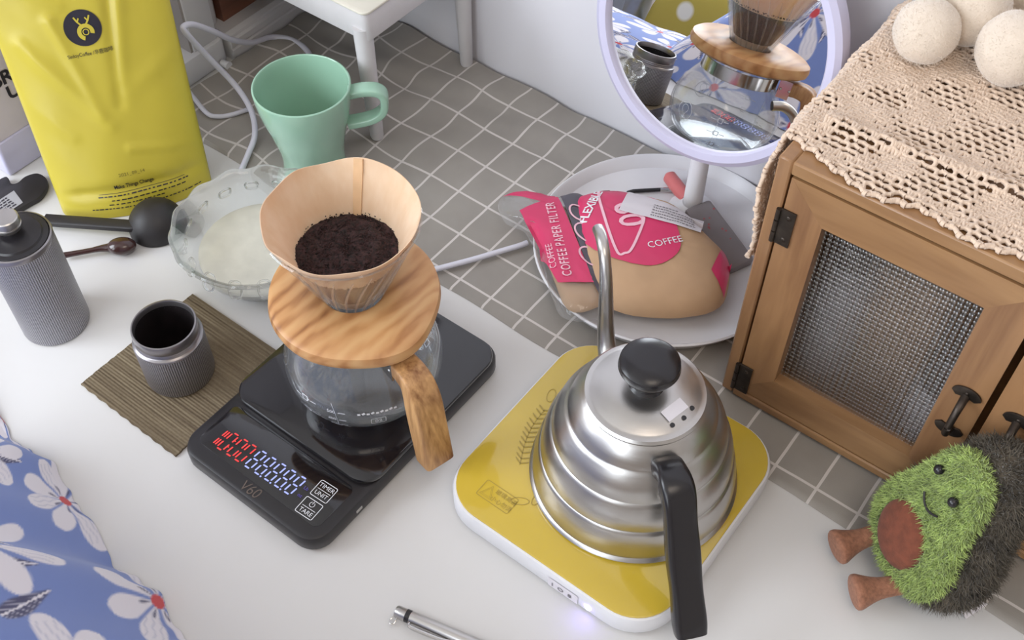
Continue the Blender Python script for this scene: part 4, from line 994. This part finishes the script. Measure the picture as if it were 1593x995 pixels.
# ------------------------------------------------------------------ left background: appliance, side cabinet, carton
sc_ = thing('side_cabinet', 'dark brown wooden cabinet behind the white appliance, on a grooved white plinth', 'cabinet', (-.85, .625, 0))
b = MB(); b.box(-1.02, -.7795, .5600, .6720, .0306, .1080); b.build('carcass', M['sidewood'], sc_)
b = MB(); out = [(-.7590, 0), (-.7590, .012), (-.7605, .0135), (-.7605, .0145), (-.7590, .016), (-.7590, .022), (-.7615, .0240), (-.7615, .0252), (-.7620, .027), (-.7660, .0300), (-.7795, .0305), (-1.02, .0305), (-1.02, 0)]
b.prism([(p[0], -p[1]) for p in out], .5480, .6900, 0, M=Matrix(((1, 0, 0, 0), (0, 0, 1, 0), (0, -1, 0, 0), (0, 0, 0, 1)))); b.build('plinth', M['stand_plastic'], sc_, smooth=False)
ap = thing('white_appliance', 'white boxy tower appliance on a rounded base behind the yellow bag', 'appliance', (-.81, .5, 0))
b = MB(); b.prism(rrect(-.88, -.7635, .4550, .5460, .009, 5), .0, .0285, .004); b.build('base', M['white_plastic'], ap)
b = MB(); b.prism(rrect(-.87, -.7680, .5110, .5405, .0015, 2), .0285, .40, .001); b.build('tower', M['white_plastic'], ap)
b = MB(); b.box(-.868, -.7700, .5085, .5111, .0285, .39); b.build('side_panel', plain('warm_grey_panel', rgb(168, 162, 160), .5), ap)
st_c = at(272, 8, .13)
b = MB(); f = frame((0, .5085, 0), (1, 0, 0), (0, 0, 1), .0004); poly2(b, rrect(-.806, -.7740, .100, .165, .003, 3), f); s1 = b.build('sticker', M['paper'], ap)
b = MB(); f2 = frame((0, .5085, 0), (1, 0, 0), (0, 0, 1), .0008)
for k in range(4):
    z = .106
    while z < .156: l_ = random.uniform(.0015, .0045); x = -.779 - k * .006; poly2(b, [(x, z), (x + .0024, z), (x + .0024, z + l_), (x, z + l_)], f2); z += l_ + .001
b.build('sticker_print', M['greyink'], s1)
b = MB(); b.prism(rrect(-.800, -.782, .462, .492, .002, 2), .028, .0292, .0003); b.build('blue_patch', M['teal_blue'], ap)
b = MB(); b.tube([(-.762, .5340, .006), (-.752, .5345, .006)], [.003, .0042], 12); b.build('cable_plug', M['white_plastic'], ap)
# looping white cable
t = thing('white_cable', 'thick white cable looping behind the yellow bag and the mug', 'cable', (-.70, .50, .003))
def az_(px, py, z): return at(px, py, z)
cp = [at(374, 268, .004), at(386, 240, .006), at(396, 212, .012), at(394, 182, .016), at(382, 155, .022), at(362, 128, .030), at(335, 100, .050), at(310, 74, .072), at(290, 52, .092), at(285, 42, .098), at(300, 38, .094), at(330, 48, .076), at(362, 62, .052), at(392, 66, .028), at(420, 58, .009), at(448, 60, .006), at(468, 70, .005), at(480, 82, .005), at(486, 96, .005)]
b = MB(); b.tube(spline(cp, 8), .0027, 12); b.build('cable_run', M['cable'], t)
b = MB(); cp2 = [at(286, 132, .012), at(300, 150, .009), at(322, 176, .006), at(340, 181, .005), at(362, 178, .005), at(392, 168, .0055)]
b.tube(spline(cp2, 8), .0022, 12); b.build('cable_branch', M['cable'], t)

cr = thing('white_carton', 'pale lilac carton with large dark lettering at the left edge', 'box', (-.86, .36, 0))
b = MB(); b.prism(rrect(-.93, -.7985, .3110, .4600, .003, 3), .0005, .036, .0015); b.build('box_base', M['lilac'], cr)
b = MB(); b.prism(rrect(-.928, -.8005, .3130, .4580, .002, 3), .0360, .30, .001); b.build('box_body', plain('lilac_card', rgb(216, 208, 212), .6), cr)
b = MB(); f = frame((-.8005, 0, 0), (0, 1, 0), (0, 0, 1), .0004); lettering(b, 'BR', .018, f, .3400, .0900, bold=.03); lettering(b, 'U', .018, f, .3460, .0740, bold=.03); b.build('box_lettering', M['ink'], cr)
tt = thing('flat_black_tool', 'flat black T-shaped tool with a grey printed sticker at left', 'tool', (-.775, .30, 0))
out = [tuple(p)[:2] for p in spline([(x / 1000, y / 1000, 0) for x, y in [(-797, 306), (-786, 304), (-782, 308), (-783, 317), (-778, 326), (-767, 327), (-758, 321), (-752, 309), (-753, 297), (-754, 283), (-755, 269), (-757, 240), (-785, 243), (-788, 262), (-797, 285)]], 5, True)]
b = MB(); b.prism(out, .0005, .0060, .0012); b.build('tool_body', M['black_matte'], tt)
f = frame((0, 0, .0060), (1, 0, 0), (0, 1, 0), .0003)
b = MB(); poly2(b, [(-.7755, .2995), (-.7570, .2950), (-.7580, .2560), (-.7765, .2600)], f); s1 = b.build('sticker', M['greystick'], tt)
b = MB(); f2 = frame((0, 0, .0060), (1, 0, 0), (0, 1, 0), .0006)
for k in range(5):
    y = .290
    while y > .262:
        l_ = random.uniform(.0015, .004); poly2(b, [(-.7735 + k * .0032, y), (-.7720 + k * .0032, y), (-.7720 + k * .0032, y - l_), (-.7735 + k * .0032, y - l_)], f2); y -= l_ + .0009
b.build('sticker_print', M['ink'], s1)

# ------------------------------------------------------------------ yellow coffee bag
bg_ = thing('coffee_bag', 'tall bright yellow coffee pouch with a round black emblem', 'bag', (-.69, .365, 0))
BL = Vector((-.7175, .3055)); BR = Vector((-.6455, .4120)); bd = (BR - BL).normalized(); bn = Vector((bd.y, -bd.x)); BW = (BR - BL).length
def wr(s, z, front):
    """creases: soft ridges running down from the emblem area, a fold above the base"""
    f = 0
    for (s0, z0, s1, z1, w0, amp) in ((.012, .150, .062, .075, .006, .0026), (.040, .165, .058, .085, .005, .0022), (.088, .175, .074, .090, .0045, -.0028), (.102, .200, .080, .110, .006, .0022), (.020, .195, .050, .175, .005, .0020), (.062, .215, .080, .190, .006, .0018), (.125, .120, .085, .100, .008, .0014), (.002, .100, .030, .070, .006, .0015), (.072, .052, .126, .040, .0045, .0014)):
        a_ = Vector((s0, z0)); b_ = Vector((s1, z1)); p = Vector((s, z)); d_ = b_ - a_; t_ = max(0, min(1, (p - a_).dot(d_) / d_.length_squared)); q = (p - a_ - d_ * t_).length
        f += amp * math.exp(-(q / w0) ** 2) * (1 - .5 * t_)
    return f + .0006 * math.sin(s * 130 + z * 60) * math.sin(z * 85)
def bagpt(u, z, side):
    """u 0..1 across, side +1 front (towards the camera) -1 back"""
    grow = 1 + .09 * z / .2; s = BW * (.5 + (u - .5) * grow) + .001 * z / .2
    if z < .02: th = .024
    else: th = .024 - .012 * min(1, (z - .02) / .20)
    bulge = th * (math.sin(PI * min(1, max(0, u))) ** .55)
    fold = -.0025 * math.exp(-((z - .020) / .004) ** 2)
    off = side * (bulge + (wr(s, z, side) + fold) * min(1, 6 * min(u, 1 - u)))
    lean = 0.0
    LN = math.radians(20); p = BL + bd * s + bn * (off * math.cos(LN) - .010 - z * math.sin(LN)); return Vector((p.x, p.y, max(.0004, z * math.cos(LN) + off * math.sin(LN) * min(1, z / .03))))
NU, NZ = 90, 130; b = MB(); vs = []
zz = [.0005 + (.25) * j / NZ for j in range(NZ + 1)]
ring = [(i / NU, 1) for i in range(NU + 1)] + [(1 - i / NU, -1) for i in range(1, NU)]
for z in zz:
    for u, sd in ring: vs.append(bagpt(u, z, sd))
R_ = len(ring); fs = [(j * R_ + i, j * R_ + (i + 1) % R_, (j + 1) * R_ + (i + 1) % R_, (j + 1) * R_ + i) for j in range(NZ) for i in range(R_)] + [tuple(range(R_))[::-1], tuple(NZ * R_ + i for i in range(R_))]
b.add(vs, fs); b.build('pouch', M['yellow_film'], bg_, ang=60)
nb = Vector((bn.x, bn.y, 0))
def onbag(s, z, l=.0005): 
    return bagpt(((s - .001 * z / .2) / BW - .5) / (1 + .09 * z / .2) + .5, z, 1) + nb * l + Vector((0, 0, l * .4))
mapbag = lambda x, y, z=0: onbag(x, y, .0006 + z)
lc = (.0634, .1555)
b = MB(); fan_patch(b, circ(*lc, .0144, 48), lambda x, y: onbag(x, y, .0005), 6); emb_o = b.build('round_emblem', M['ink'], bg_)
b = MB(); mpl = lambda x, y, z=0: onbag(x + lc[0], y + lc[1], .0011)
# head: ring segment with snout, eye ring and antlers
hd = []
for t_ in np.linspace(math.radians(-20), math.radians(250), 30): hd.append((.0015 + .0066 * math.cos(t_), -.0035 + .0066 * math.sin(t_)))
inn = [(.0015 + .0034 * math.cos(t_), -.0035 + .0034 * math.sin(t_)) for t_ in np.linspace(math.radians(250), math.radians(-20), 30)]
q_ = [mpl(*p) for p in hd + inn]; b.add(q_, [(i, i + 1, 58 - i, 59 - i) for i in range(29)])
line2(b, [(.0015 + .0022 * math.cos(t_), -.0035 + .0022 * math.sin(t_)) for t_ in np.linspace(0, 2 * PI, 20, endpoint=False)], .0007, mpl, True)
for sg2 in (-1, 1):
    line2(b, [(.0012 + sg2 * .0018, .0022), (.0012 + sg2 * .0042, .0052), (.0012 + sg2 * .0060, .0090)], .0013, mpl); line2(b, [(.0012 + sg2 * .0040, .0050), (.0012 + sg2 * .0024, .0078)], .0011, mpl)
b.build('emblem_figure', M['yellow_film'], emb_o)
b = MB(); lettering(b, 'SinloyCoffee /辛鹿咖啡', .0043, mapbag, .0634, .1350, sx=.86); b.build('brand_lettering', M['ink'], bg_)
b = MB(); lettering(b, 'Make Things Change', .0046, mapbag, .0658, .0225, bold=.015, sx=.86); line2(b, [(x, .0182) for x in np.linspace(.035, .108, 20)], .0003, mapbag)
for k, (x0_, x1_) in enumerate(((.034, .112), (.044, .106), (.041, .086), (.026, .118))):
    x = x0_; z = .0160 - k * .0030
    while x < x1_:
        l_ = random.uniform(.0012, .0042); poly2(b, [(x, z), (x + l_, z), (x + l_, z + .0008), (x, z + .0008)], mapbag); x += l_ + random.uniform(.0006, .002)
b.build('small_print', M['ink'], bg_)
b = MB(); lettering(b, '2021_09_14', .0040, mapbag, .0668, .0312, spacing=1.1); b.build('date_stamp', M['inksoft'], bg_)

# ------------------------------------------------------------------ grinder, its jar, the mat
def uv_lathe(name, prof, c, mat, parent, seg=96):
    off = Vector(root_of(parent).location); vs = []; fs = []; uvs = []
    for r, z in prof:
        for i in range(seg): a = 2 * PI * i / seg; vs.append(Vector((c[0] + r * math.cos(a), c[1] + r * math.sin(a), c[2] + z)) - off)
    me = bpy.data.meshes.new(name)
    for j in range(len(prof) - 1):
        for i in range(seg): k = (i + 1) % seg; fs.append((j * seg + i, j * seg + k, (j + 1) * seg + k, (j + 1) * seg + i)); uvs += [(i / seg, prof[j][1]), ((i + 1) / seg, prof[j][1]), ((i + 1) / seg, prof[j + 1][1]), (i / seg, prof[j + 1][1])]
    me.from_pydata(vs, [], fs); me.materials.append(mat); ul = me.uv_layers.new(name='UVMap'); ul.data.foreach_set('uv', np.array(uvs, dtype=np.float32).ravel()); finish(me)
    o = bpy.data.objects.new(name, me); col.objects.link(o); o.parent = parent; return o
gr = thing('hand_grinder', 'dark grey knurled hand grinder body with black lid and steel knob', 'grinder', (-.632, .230, 0)); c = (-.632, .230, 0)
uv_lathe('knurled_body', [(.0245, .0008), (.0260, .0015), (.0262, .003), (.0262, .094)], c, M['knurl'], gr)
b = MB(); b.lathe([(0, .0), (.0245, .0), (.0250, .0010), (0, .0010)], 64, c); b.build('underside', M['black_matte'], gr)
b = MB(); b.lathe([(.0262, .094), (.0266, .0965), (.0262, .0985), (.0250, .0990), (.0247, .0980)], 96, c); b.build('top_rim', M['gunmetal'], gr)
b = MB(); b.lathe([(.0248, .0975), (.0240, .0990), (.0205, .0996), (.0195, .1010), (.0100, .1018), (0, .1018)], 96, c); b.build('lid', M['black_plastic'], gr)
b = MB(); b.lathe([(.0042, .1015), (.0042, .1055), (.0092, .1060), (.0098, .1070), (.0098, .1092), (.0090, .1095), (.0091, .1105), (.0098, .1110), (.0096, .1160), (.0088, .1168), (0, .1168)], 64, (-.6355, .2305, 0)); b.build('knob', M['steel'], gr)

mt_ = thing('ribbed_mat', 'rough brown ribbed mat under the open grinder jar', 'mat', (-.51, .26, 0))
b = MB(); nx_ = 60; out = []
mx0, mx1, my0, my1 = -.5660, -.4600, .2010, .3150
for i in range(nx_): out.append((mx0 + (mx1 - mx0) * i / nx_, my0 + .0004 * math.sin(i * .9)))
for i in range(nx_): out.append((mx1 + random.uniform(-.0003, .0003), my0 + (my1 - my0) * i / nx_))
for i in range(nx_): out.append((mx1 - (mx1 - mx0) * i / nx_, my1))
for i in range(nx_): out.append((mx0 + random.uniform(-.0003, .0003), my1 - (my1 - my0) * i / nx_))
b.prism(out, .0004, .0022, 0); b.build('mat_body', M['mat_brown'], mt_)
jr = thing('grinder_jar', 'open dark metal grinder jar standing on the brown mat', 'jar', (-.5143, .2560, .0024)); c = (-.5143, .2560, .0024)
uv_lathe('knurled_body', [(.0245, .0005), (.0258, .0012), (.0262, .003), (.0262, .0425)], c, M['knurl'], jr)
b = MB(); b.lathe([(0, 0), (.0245, 0), (.0248, .0006), (0, .0006)], 64, c); b.build('underside', M['black_matte'], jr)
b = MB(); b.lathe([(.0262, .0425), (.0258, .0438), (.0244, .0445), (.0238, .0452), (.0243, .0460), (.0238, .0469), (.0243, .0478), (.0238, .0487), (.0242, .0497), (.0240, .0560), (.0236, .0572), (.0226, .0575), (.0220, .0565), (.0218, .0500)], 96, c); b.build('threaded_neck', M['gunmetal'], jr)
b = MB(); b.lathe([(.0218, .0520), (.0218, .0040), (0, .0036)], 64, c); b.build('inner_wall', plain('dark_inside', rgb(30, 24, 26), .5, var=.3, vscale=90), jr)  # inner wall in a mottled near-black colour

# ------------------------------------------------------------------ measuring scoop and little wooden spoon
sp2 = thing('measuring_scoop', 'black round measuring scoop lying upside down beside the glass bowl', 'scoop', (-.643, .353, 0)); c = (-.6465, .3495, 0)
b = MB(); pr = [(.0235, .0005), (.0243, .001)] + [(.0243 * math.cos(t_), .0025 + .0245 * math.sin(t_)) for t_ in np.linspace(.05, PI / 2 - .02, 18)] + [(0, .0270)] ; b.lathe(pr, 64, c); b.lathe([(0, .0247), (.010, .0225), (.0225, .001), (.0235, .0005)], 64, c); b.build('scoop_bowl', M['black_matte'], sp2)
h0 = at(213, 352, .012); h1 = at(70, 342, .008); h2 = at(30, 338, .008)
b = MB(); p_ = [Vector((c[0], c[1], .018)) + (h0 - Vector(c)).normalized() * .017, h0, h0.lerp(h1, .12), h0.lerp(h1, .5), h1]
p_ = [Vector((q.x, q.y, max(.0065, min(.012, q.z)))) for q in p_]
b.tube(spline(p_, 5), 1.0, 16, flat=[(.0032 + .0024 * min(1, i / 8), .0030) for i in range(21)]); b.build('scoop_handle', M['black_matte'], sp2)
ws = thing('wooden_spoon', 'tiny dark red-brown wooden spoon lying between grinder and scoop', 'spoon', (-.645, .31, 0))
b = MB(); q0 = at(190, 384, .006); q1 = at(160, 386, .006); q2 = at(100, 397, .005); dd = (q0 - q1).normalized(); an = math.atan2(dd.y, dd.x)
b.ball(q0 + Vector((0, 0, .0012)), (.0120, .0085, .0068), 28, 16, M=Matrix.Rotation(an, 3, 'Z').to_3x3()); b.build('spoon_head', M['walnut'], ws)
b = MB(); b.tube(spline([q0.lerp(q1, .2), q1, q1.lerp(q2, .3), q1.lerp(q2, .7), q2], 4), [.0056, .0050, .0044, .0036, .0031, .0028, .0026, .0024, .0023, .0023, .0023, .0023, .0024, .0024, .0025, .0026, .0027], 14); b.build('spoon_handle', M['walnut'], ws)

# ------------------------------------------------------------------ pen
pn = thing('silver_pen', 'slim brushed silver pen near the bottom edge of the table', 'pen', (-.215, .216, 0))
A = at(616, 950, .0048); B = A + (at(735, 1000, .0048) - A).normalized() * .135; dp = (B - A).normalized(); pp = lambda d_, lift=0, sd=0: A + dp * d_ + Vector((0, 0, lift)) + Vector((-dp.y, dp.x, 0)) * sd
b = MB(); b.tube([pp(0), pp(.001), pp(.010), pp(.0102), pp(.0107), pp(.0109), pp(.12), pp(.135)], [.0036, .0042, .0042, .0036, .0036, .0043, .0043, .0012], 20); b.build('barrel', M['steel'], pn)
b = MB(); b.tube([pp(.0075), pp(.0105)], [.0044, .0044], 20); b.build('dark_ring', M['black_plastic'], pn)
b = MB(); b.tube(spline([pp(.012, .0006, -.0045), pp(.014, .0010, -.0068), pp(.030, .0004, -.0066), pp(.038, .0, -.0058), pp(.041, .0, -.0048)], 4), 1.0, 8, flat=(.0009, .0018)); b.build('clip', M['chrome'], pn)
b = MB(); pts = [pp(.0006, -.0012, -.0030), pp(-.0012, -.0022, -.0058), pp(.0000, -.0025, -.0086), pp(.0020, -.0020, -.0078), pp(.0024, -.0010, -.0042)]
b.tube(spline([tuple(p) for p in pts], 5, True), .0005, 8, closed=True); b.build('end_loop', M['chrome'], pn)

# ------------------------------------------------------------------ avocado plush
PX_, PY_ = .0015, .4430
pl = thing('avocado_plush', 'fuzzy avocado soft toy with smiling face and brown legs', 'soft toy', (PX_, PY_, .003))
fa = math.radians(-132); FN = Vector((math.cos(fa), math.sin(fa), 0)); FS = Vector((-FN.y, FN.x, 0))
TL = math.radians(14)   # leans back
FNt = (FN * math.cos(TL) + Vector((0, 0, 1)) * math.sin(TL)); FU = (Vector((0, 0, 1)) * math.cos(TL) - FN * math.sin(TL))
O_ = Vector((PX_, PY_, .003))
def plp(s, u, n): return O_ + FS * s + FU * u + FNt * n
def halfw(u):  # half width of the pear outline at height u (0..H)
    H = .132; t_ = max(0, min(1, u / H))
    return np.interp(t_, [0, .04, .12, .25, .38, .5, .62, .75, .87, .95, 1], [.0, .025, .0385, .0445, .0425, .0370, .0315, .0280, .0242, .0160, 0])
def blob(name, mat, sc, dep, n0, u0=0, H=.132, seg=48, rows=40, front=True):
    b = MB(); vs = []; 
    for j in range(rows + 1):
        u = H * (.5 - .5 * math.cos(PI * j / rows)); w_ = halfw(u) * sc
        for i in range(seg):
            a = 2 * PI * i / seg; ca, sa_ = math.cos(a), math.sin(a)
            nn = dep * (w_ / .0475) ** .6 * math.copysign(abs(sa_) ** .9, sa_) if w_ > 0 else 0
            vs.append(plp(w_ * ca, u0 + u * (1 - (1 - sc) * 0) if sc == 1 else u0 + (u - H / 2) * (sc + .02) + H / 2, n0 + nn))
    b.add(vs, [(j * seg + i, j * seg + (i + 1) % seg, (j + 1) * seg + (i + 1) % seg, (j + 1) * seg + i) for j in range(rows) for i in range(seg)])
    return b.build(name, mat, pl)
dk = blob('skin', M['dark_fur'], 1.0, .030, -.004)
gn = blob('green_front', M['green_fur'], .87, .013, .019)
P, N = sample(dk, 26000, 3); keep = [i for i in range(len(P)) if (Vector(P[i]) - O_).dot(FNt) < .018]
hairs('skin_fur', P[keep], N[keep], .0070, .0006, M['dark_fur'], pl, .35, 4, .55)
P, N = sample(gn, 30000, 5); 
def inseed(p):
    q = Vector(p) - O_; s1, u1 = q.dot(FS), q.dot(FU); return ((s1 + .001) / .0225) ** 2 + ((u1 - .043) / .0240) ** 2 < 1 or (abs(s1 - (-.0185)) < .003 and abs(u1 - .097) < .003) or (s1 > -.004 and s1 < .011 and abs(u1 - .0835) < .0028 and False)
keep = [i for i in range(len(P)) if (Vector(P[i]) - O_).dot(FNt) > .012 and not inseed(P[i])]
hairs('green_fur', P[keep], N[keep], .0050, .0007, M['green_fur'], pl, .3, 6, .8)
# seed
Mf = Matrix(((FS.x, FU.x, FNt.x), (FS.y, FU.y, FNt.y), (FS.z, FU.z, FNt.z)))
b = MB(); b.ball(plp(-.001, .043, .0285), (.0225, .0240, .0085), 36, 20, M=Mf); b.build('seed', M['seed'], pl)
def face(s, u, lift=.0): 
    w_ = halfw(u) * .87; dn = .013 * (w_ / .0475) ** .6 * max(0, 1 - (s / w_) ** 2) ** .45; return plp(s, u, .019 + dn + lift)
b = MB(); b.ball(face(.0105, .1010, .0048), .0034, 16, 10); b.build('eye', M['handle_black'], pl)
b = MB(); b.ball(face(-.0125, .1010, .0035), .0034, 16, 10); b.build('eye', M['handle_black'], pl)
b = MB(); b.tube([face(s1, .0800 + 55 * (s1 - .0015) ** 2, .0052) for s1 in np.linspace(-.0075, .0105, 12)], .0008, 8); b.build('mouth', M['black_matte'], pl)
for sg2, (s1, fwd) in enumerate(((-.020, 1), (.020, 1))):
    b = MB(); r0 = plp(s1, .017, .012); dirv = (FN * 1.0 + FS * (.12 if s1 < 0 else -.05) + Vector((0, 0, -.10))).normalized()
    e = r0 + dirv * .042; e.z = max(e.z, .0135); 
    pth = [r0, r0.lerp(e, .3), r0.lerp(e, .6), r0.lerp(e, .82), r0.lerp(e, .93), r0.lerp(e, 1.0), r0.lerp(e, 1.03)]
    for q in pth: q.z = max(q.z, .012)
    b.tube(spline(pth, 3), [.0065, .0066, .0067, .0067, .0067, .0068, .0072, .0080, .0090, .0100, .0108, .0114, .0118, .0119, .0118, .0112, .0100, .0070, .0030][:19], 24); b.build('leg', M['leg'], pl)
b = MB(); f = frame(plp(.030, .004, -.020), FS, FN, .0002)
tg = at(1512, 940, .004); b.add([at(1490, 945, .006), at(1503, 962, .002), at(1537, 939, .002), at(1526, 925, .006)] + [at(1490, 945, .0056), at(1503, 962, .0014), at(1537, 939, .0014), at(1526, 925, .0056)], [(0, 1, 2, 3), (7, 6, 5, 4), (0, 4, 5, 1), (1, 5, 6, 2), (2, 6, 7, 3), (3, 7, 4, 0)]); b.build('care_label', M['paper'], pl, smooth=False)

# ------------------------------------------------------------------ blue floral dress at the near left
def yf(x, z):
    s1 = .7 / (.7 - z) if z > 0 else 1; return .0625 / s1 - .155 * x
def dress_pt(x, v):
    """v: metres along the front from the table upwards (negative hangs below the edge)"""
    fold = .0035 * math.sin(x * 46 + v * 12) + .0022 * math.sin(x * 95 + 1 + v * 25)
    rag = .0016 * math.sin(x * 130 + 3 * math.sin(x * 47)) + .0006 * math.sin(x * 310 + 2 * math.sin(x * 90))
    endd = 0
    if x > -.30: endd += 5.0 * (x + .30) ** 2
    if x < -.85: endd += 4.0 * (x + .85) ** 2
    if v < 0:
        t_ = min(1, -v / .06); return Vector((x, (yf(x, 0) - .006 + fold + rag) * (1 - t_) + (.086 + min(0, fold) - .001) * t_ - endd, .0010 if t_ < 1 else .0010 + v + .06))
    th = v / .28; hm = .022 + .213 * max(0, min(1, (x + .57) / .14)) ** .8; z = .0010 + hm * math.sin(min(1, th) * PI / 2) if th <= 1 else .0010 + hm - .6 * (th - 1) ** 2 * .28
    y = yf(x, z) - .006 - .36 * z - .10 * th ** 2 - endd + (fold + rag * max(0, 1 - v / .03)) * (1 if v > 0 else 1)
    return Vector((x, y, z + .6 * fold * min(1, v / .03)))
# flowers in cloth coordinates (x, v)
def petal_mask(X, V, cx, cv, ang, L, W, tip=.7):
    dx, dv = X - cx, V - cv; u = dx * math.cos(ang) + dv * math.sin(ang); w_ = -dx * math.sin(ang) + dv * math.cos(ang)
    t_ = np.clip(u / L, 0, 1); half = W * np.sqrt(np.clip(1 - np.abs((t_ - .64) / np.where(t_ > .64, .36, .66)) ** 2.2, 0, 1)) * (.25 + .75 * np.clip(t_ * 1.7, 0, 1))
    soft = .0014; a_ = np.clip((half - np.abs(w_)) / soft + .5, 0, 1) * np.clip(u / soft, 0, 1) * np.clip((L - u) / soft, 0, 1)
    return a_, u / L, w_ / W
NXD, NVD = 620, 420; xs = np.linspace(-.90, -.18, NXD + 1); vv = np.linspace(-.22, .38, NVD + 1)
Xg, Vg = np.meshgrid(xs, vv)
colr = np.zeros(Xg.shape + (4,), np.float32); colr[..., 3] = 1
blue = np.array(rgb(116, 136, 194)[:3]); white = np.array(rgb(226, 222, 230)[:3]); grey = np.array(rgb(190, 190, 208)[:3]); navy = np.array(rgb(72, 72, 106)[:3]); red = np.array(rgb(200, 66, 72)[:3])
colr[..., :3] = blue
def put(a_, c_): colr[..., :3] = colr[..., :3] * (1 - a_[..., None]) + c_ * a_[..., None]
rg = np.random.default_rng(21)
def flower(cx, cv, R, n, rot):
    for k in range(n):
        a = rot + 2 * PI * k / n + rg.uniform(-.15, .15); L = R * rg.uniform(.8, 1.12)
        m, u, w_ = petal_mask(Xg, Vg, cx + .08 * R * math.cos(a), cv + .08 * R * math.sin(a), a, L, R * .21)
        put(m, white)
        if k % 2: put(m * np.clip(np.sin(w_ * 11 + u * 2 + np.sin(u * 20)) * 1.5 - .6, 0, 1) * (u > .15) * (u < .85) * .8, grey)
    d_ = np.sqrt((Xg - cx) ** 2 + (Vg - cv) ** 2); put(np.clip((R * .12 - d_) / .001 + .5, 0, 1), red)
    for k in range(7):
        a = rot + 2 * PI * k / 7; m, u, w_ = petal_mask(Xg, Vg, cx + .12 * R * math.cos(a), cv + .12 * R * math.sin(a), a, R * .24, R * .022); put(m, navy)
def fern(cx, cv, L, ang):
    m, u, w_ = petal_mask(Xg, Vg, cx, cv, ang, L, L * .17); put(m, navy); put(m * (np.abs(w_) < .10), white)
    put(m * np.clip(np.sin((u - np.abs(w_) * .35) * 55) * 2 - 1, 0, 1) * .7, grey)
FL = []
for i in range(9):
    for j in range(8):
        FL.append((-.93 + i * .100 + (.050 if j % 2 else 0) + rg.uniform(-.012, .012), -.268 + j * .090 + rg.uniform(-.01, .01), rg.uniform(.040, .050), int(rg.integers(7, 9)), rg.uniform(0, 3)))
for (cx, cv, R, n, rot) in FL:
    for k in range(3): fern(cx + R * 1.15 * math.cos(rot + k * .5), cv - R * 1.1 * math.sin(rot), R * .9, rot + k * .55 + .6)
for (cx, cv, R, n, rot) in FL: flower(cx, cv, R, n, rot)
vs = [tuple(dress_pt(float(x), float(v))) for v in vv for x in xs]; W1 = NXD + 1
fs = [(j * W1 + i, j * W1 + i + 1, (j + 1) * W1 + i + 1, (j + 1) * W1 + i) for j in range(NVD) for i in range(NXD)]
me = bpy.data.meshes.new('floral_dress'); me.from_pydata(vs, [], fs); ca_ = me.color_attributes.new('print', 'FLOAT_COLOR', 'POINT'); ca_.data.foreach_set('color', colr.reshape(-1))
k = NT('floral_cotton'); vc = k.new('ShaderNodeVertexColor'); vc.layer_name = 'print'; k.link(vc.outputs[0], k.b.inputs['Base Color']); k.b.inputs['Roughness'].default_value = .85; k.b.inputs['Sheen Weight'].default_value = .2
k.bump(k.noise(k.coord(), 1500, 2), .2, .0004); me.materials.append(k.m); finish(me, True, 80)
o = bpy.data.objects.new('floral_dress', me); col.objects.link(o)
tag(o, 'blue cotton dress fabric printed with white flowers bulging over the near left corner', 'clothing')

# ------------------------------------------------------------------ chair, cushion and bag behind the photographer's side, seen only in the mirror
ch = thing('wooden_chair', 'plain wooden chair seen in the mirror beyond the table', 'chair', (-.80, -.36, -.75))
b = MB(); b.prism(rrect(-1.02, -.60, -.56, -.16, .03, 4), -.31, -.285, .004); b.build('seat', M['cab'], ch)
for x, y in ((-.99, -.53), (-.63, -.53), (-.99, -.19), (-.63, -.19)): b = MB(); b.tube([(x, y, -.75), (x, y, -.312)], [.012, .017], 10); b.build('leg', M['cabv'], ch)
cu = thing('yellow_cushion', 'yellow cushion with white spots propped up behind, seen in the mirror', 'cushion', (-.755, -.36, -.285))
k = NT('spotted_cotton'); vo = k.new('ShaderNodeTexVoronoi'); k.link(k.coord(), vo.inputs['Vector']); vo.inputs['Scale'].default_value = 16
k.link(k.ramp(vo.outputs['Distance'], [(.30, rgb(226, 226, 218)), (.36, rgb(180, 164, 76))]), k.b.inputs['Base Color']); k.b.inputs['Roughness'].default_value = .85
b = MB(); b.ball((-.745, -.33, -.13), (.095, .035, .155), 40, 24, mod=lambda d: (abs(d.x) ** 3 + abs(d.z) ** 3 + abs(d.y) ** 2.2) ** (-1 / 3.2)); b.build('cover', k.m, cu)
gb_ = thing('silvery_bag', 'crumpled silvery grey bag seen at the left in the mirror', 'bag', (-.90, -.33, -.285))
b = MB(); b.ball((-.895, -.33, -.125), (.05, .04, .16), 48, 40, mod=lambda d: (abs(d.x) ** 3 + abs(d.z) ** 3 + abs(d.y) ** 2.4) ** (-1 / 3.2) * (1 + .04 * math.sin(14 * d.x + 5 * d.z) + .03 * math.sin(23 * d.x - 9 * d.z))); b.build('bag_body', plain('silver_film', rgb(150, 156, 166), .3, metal=.5, var=.1), gb_)
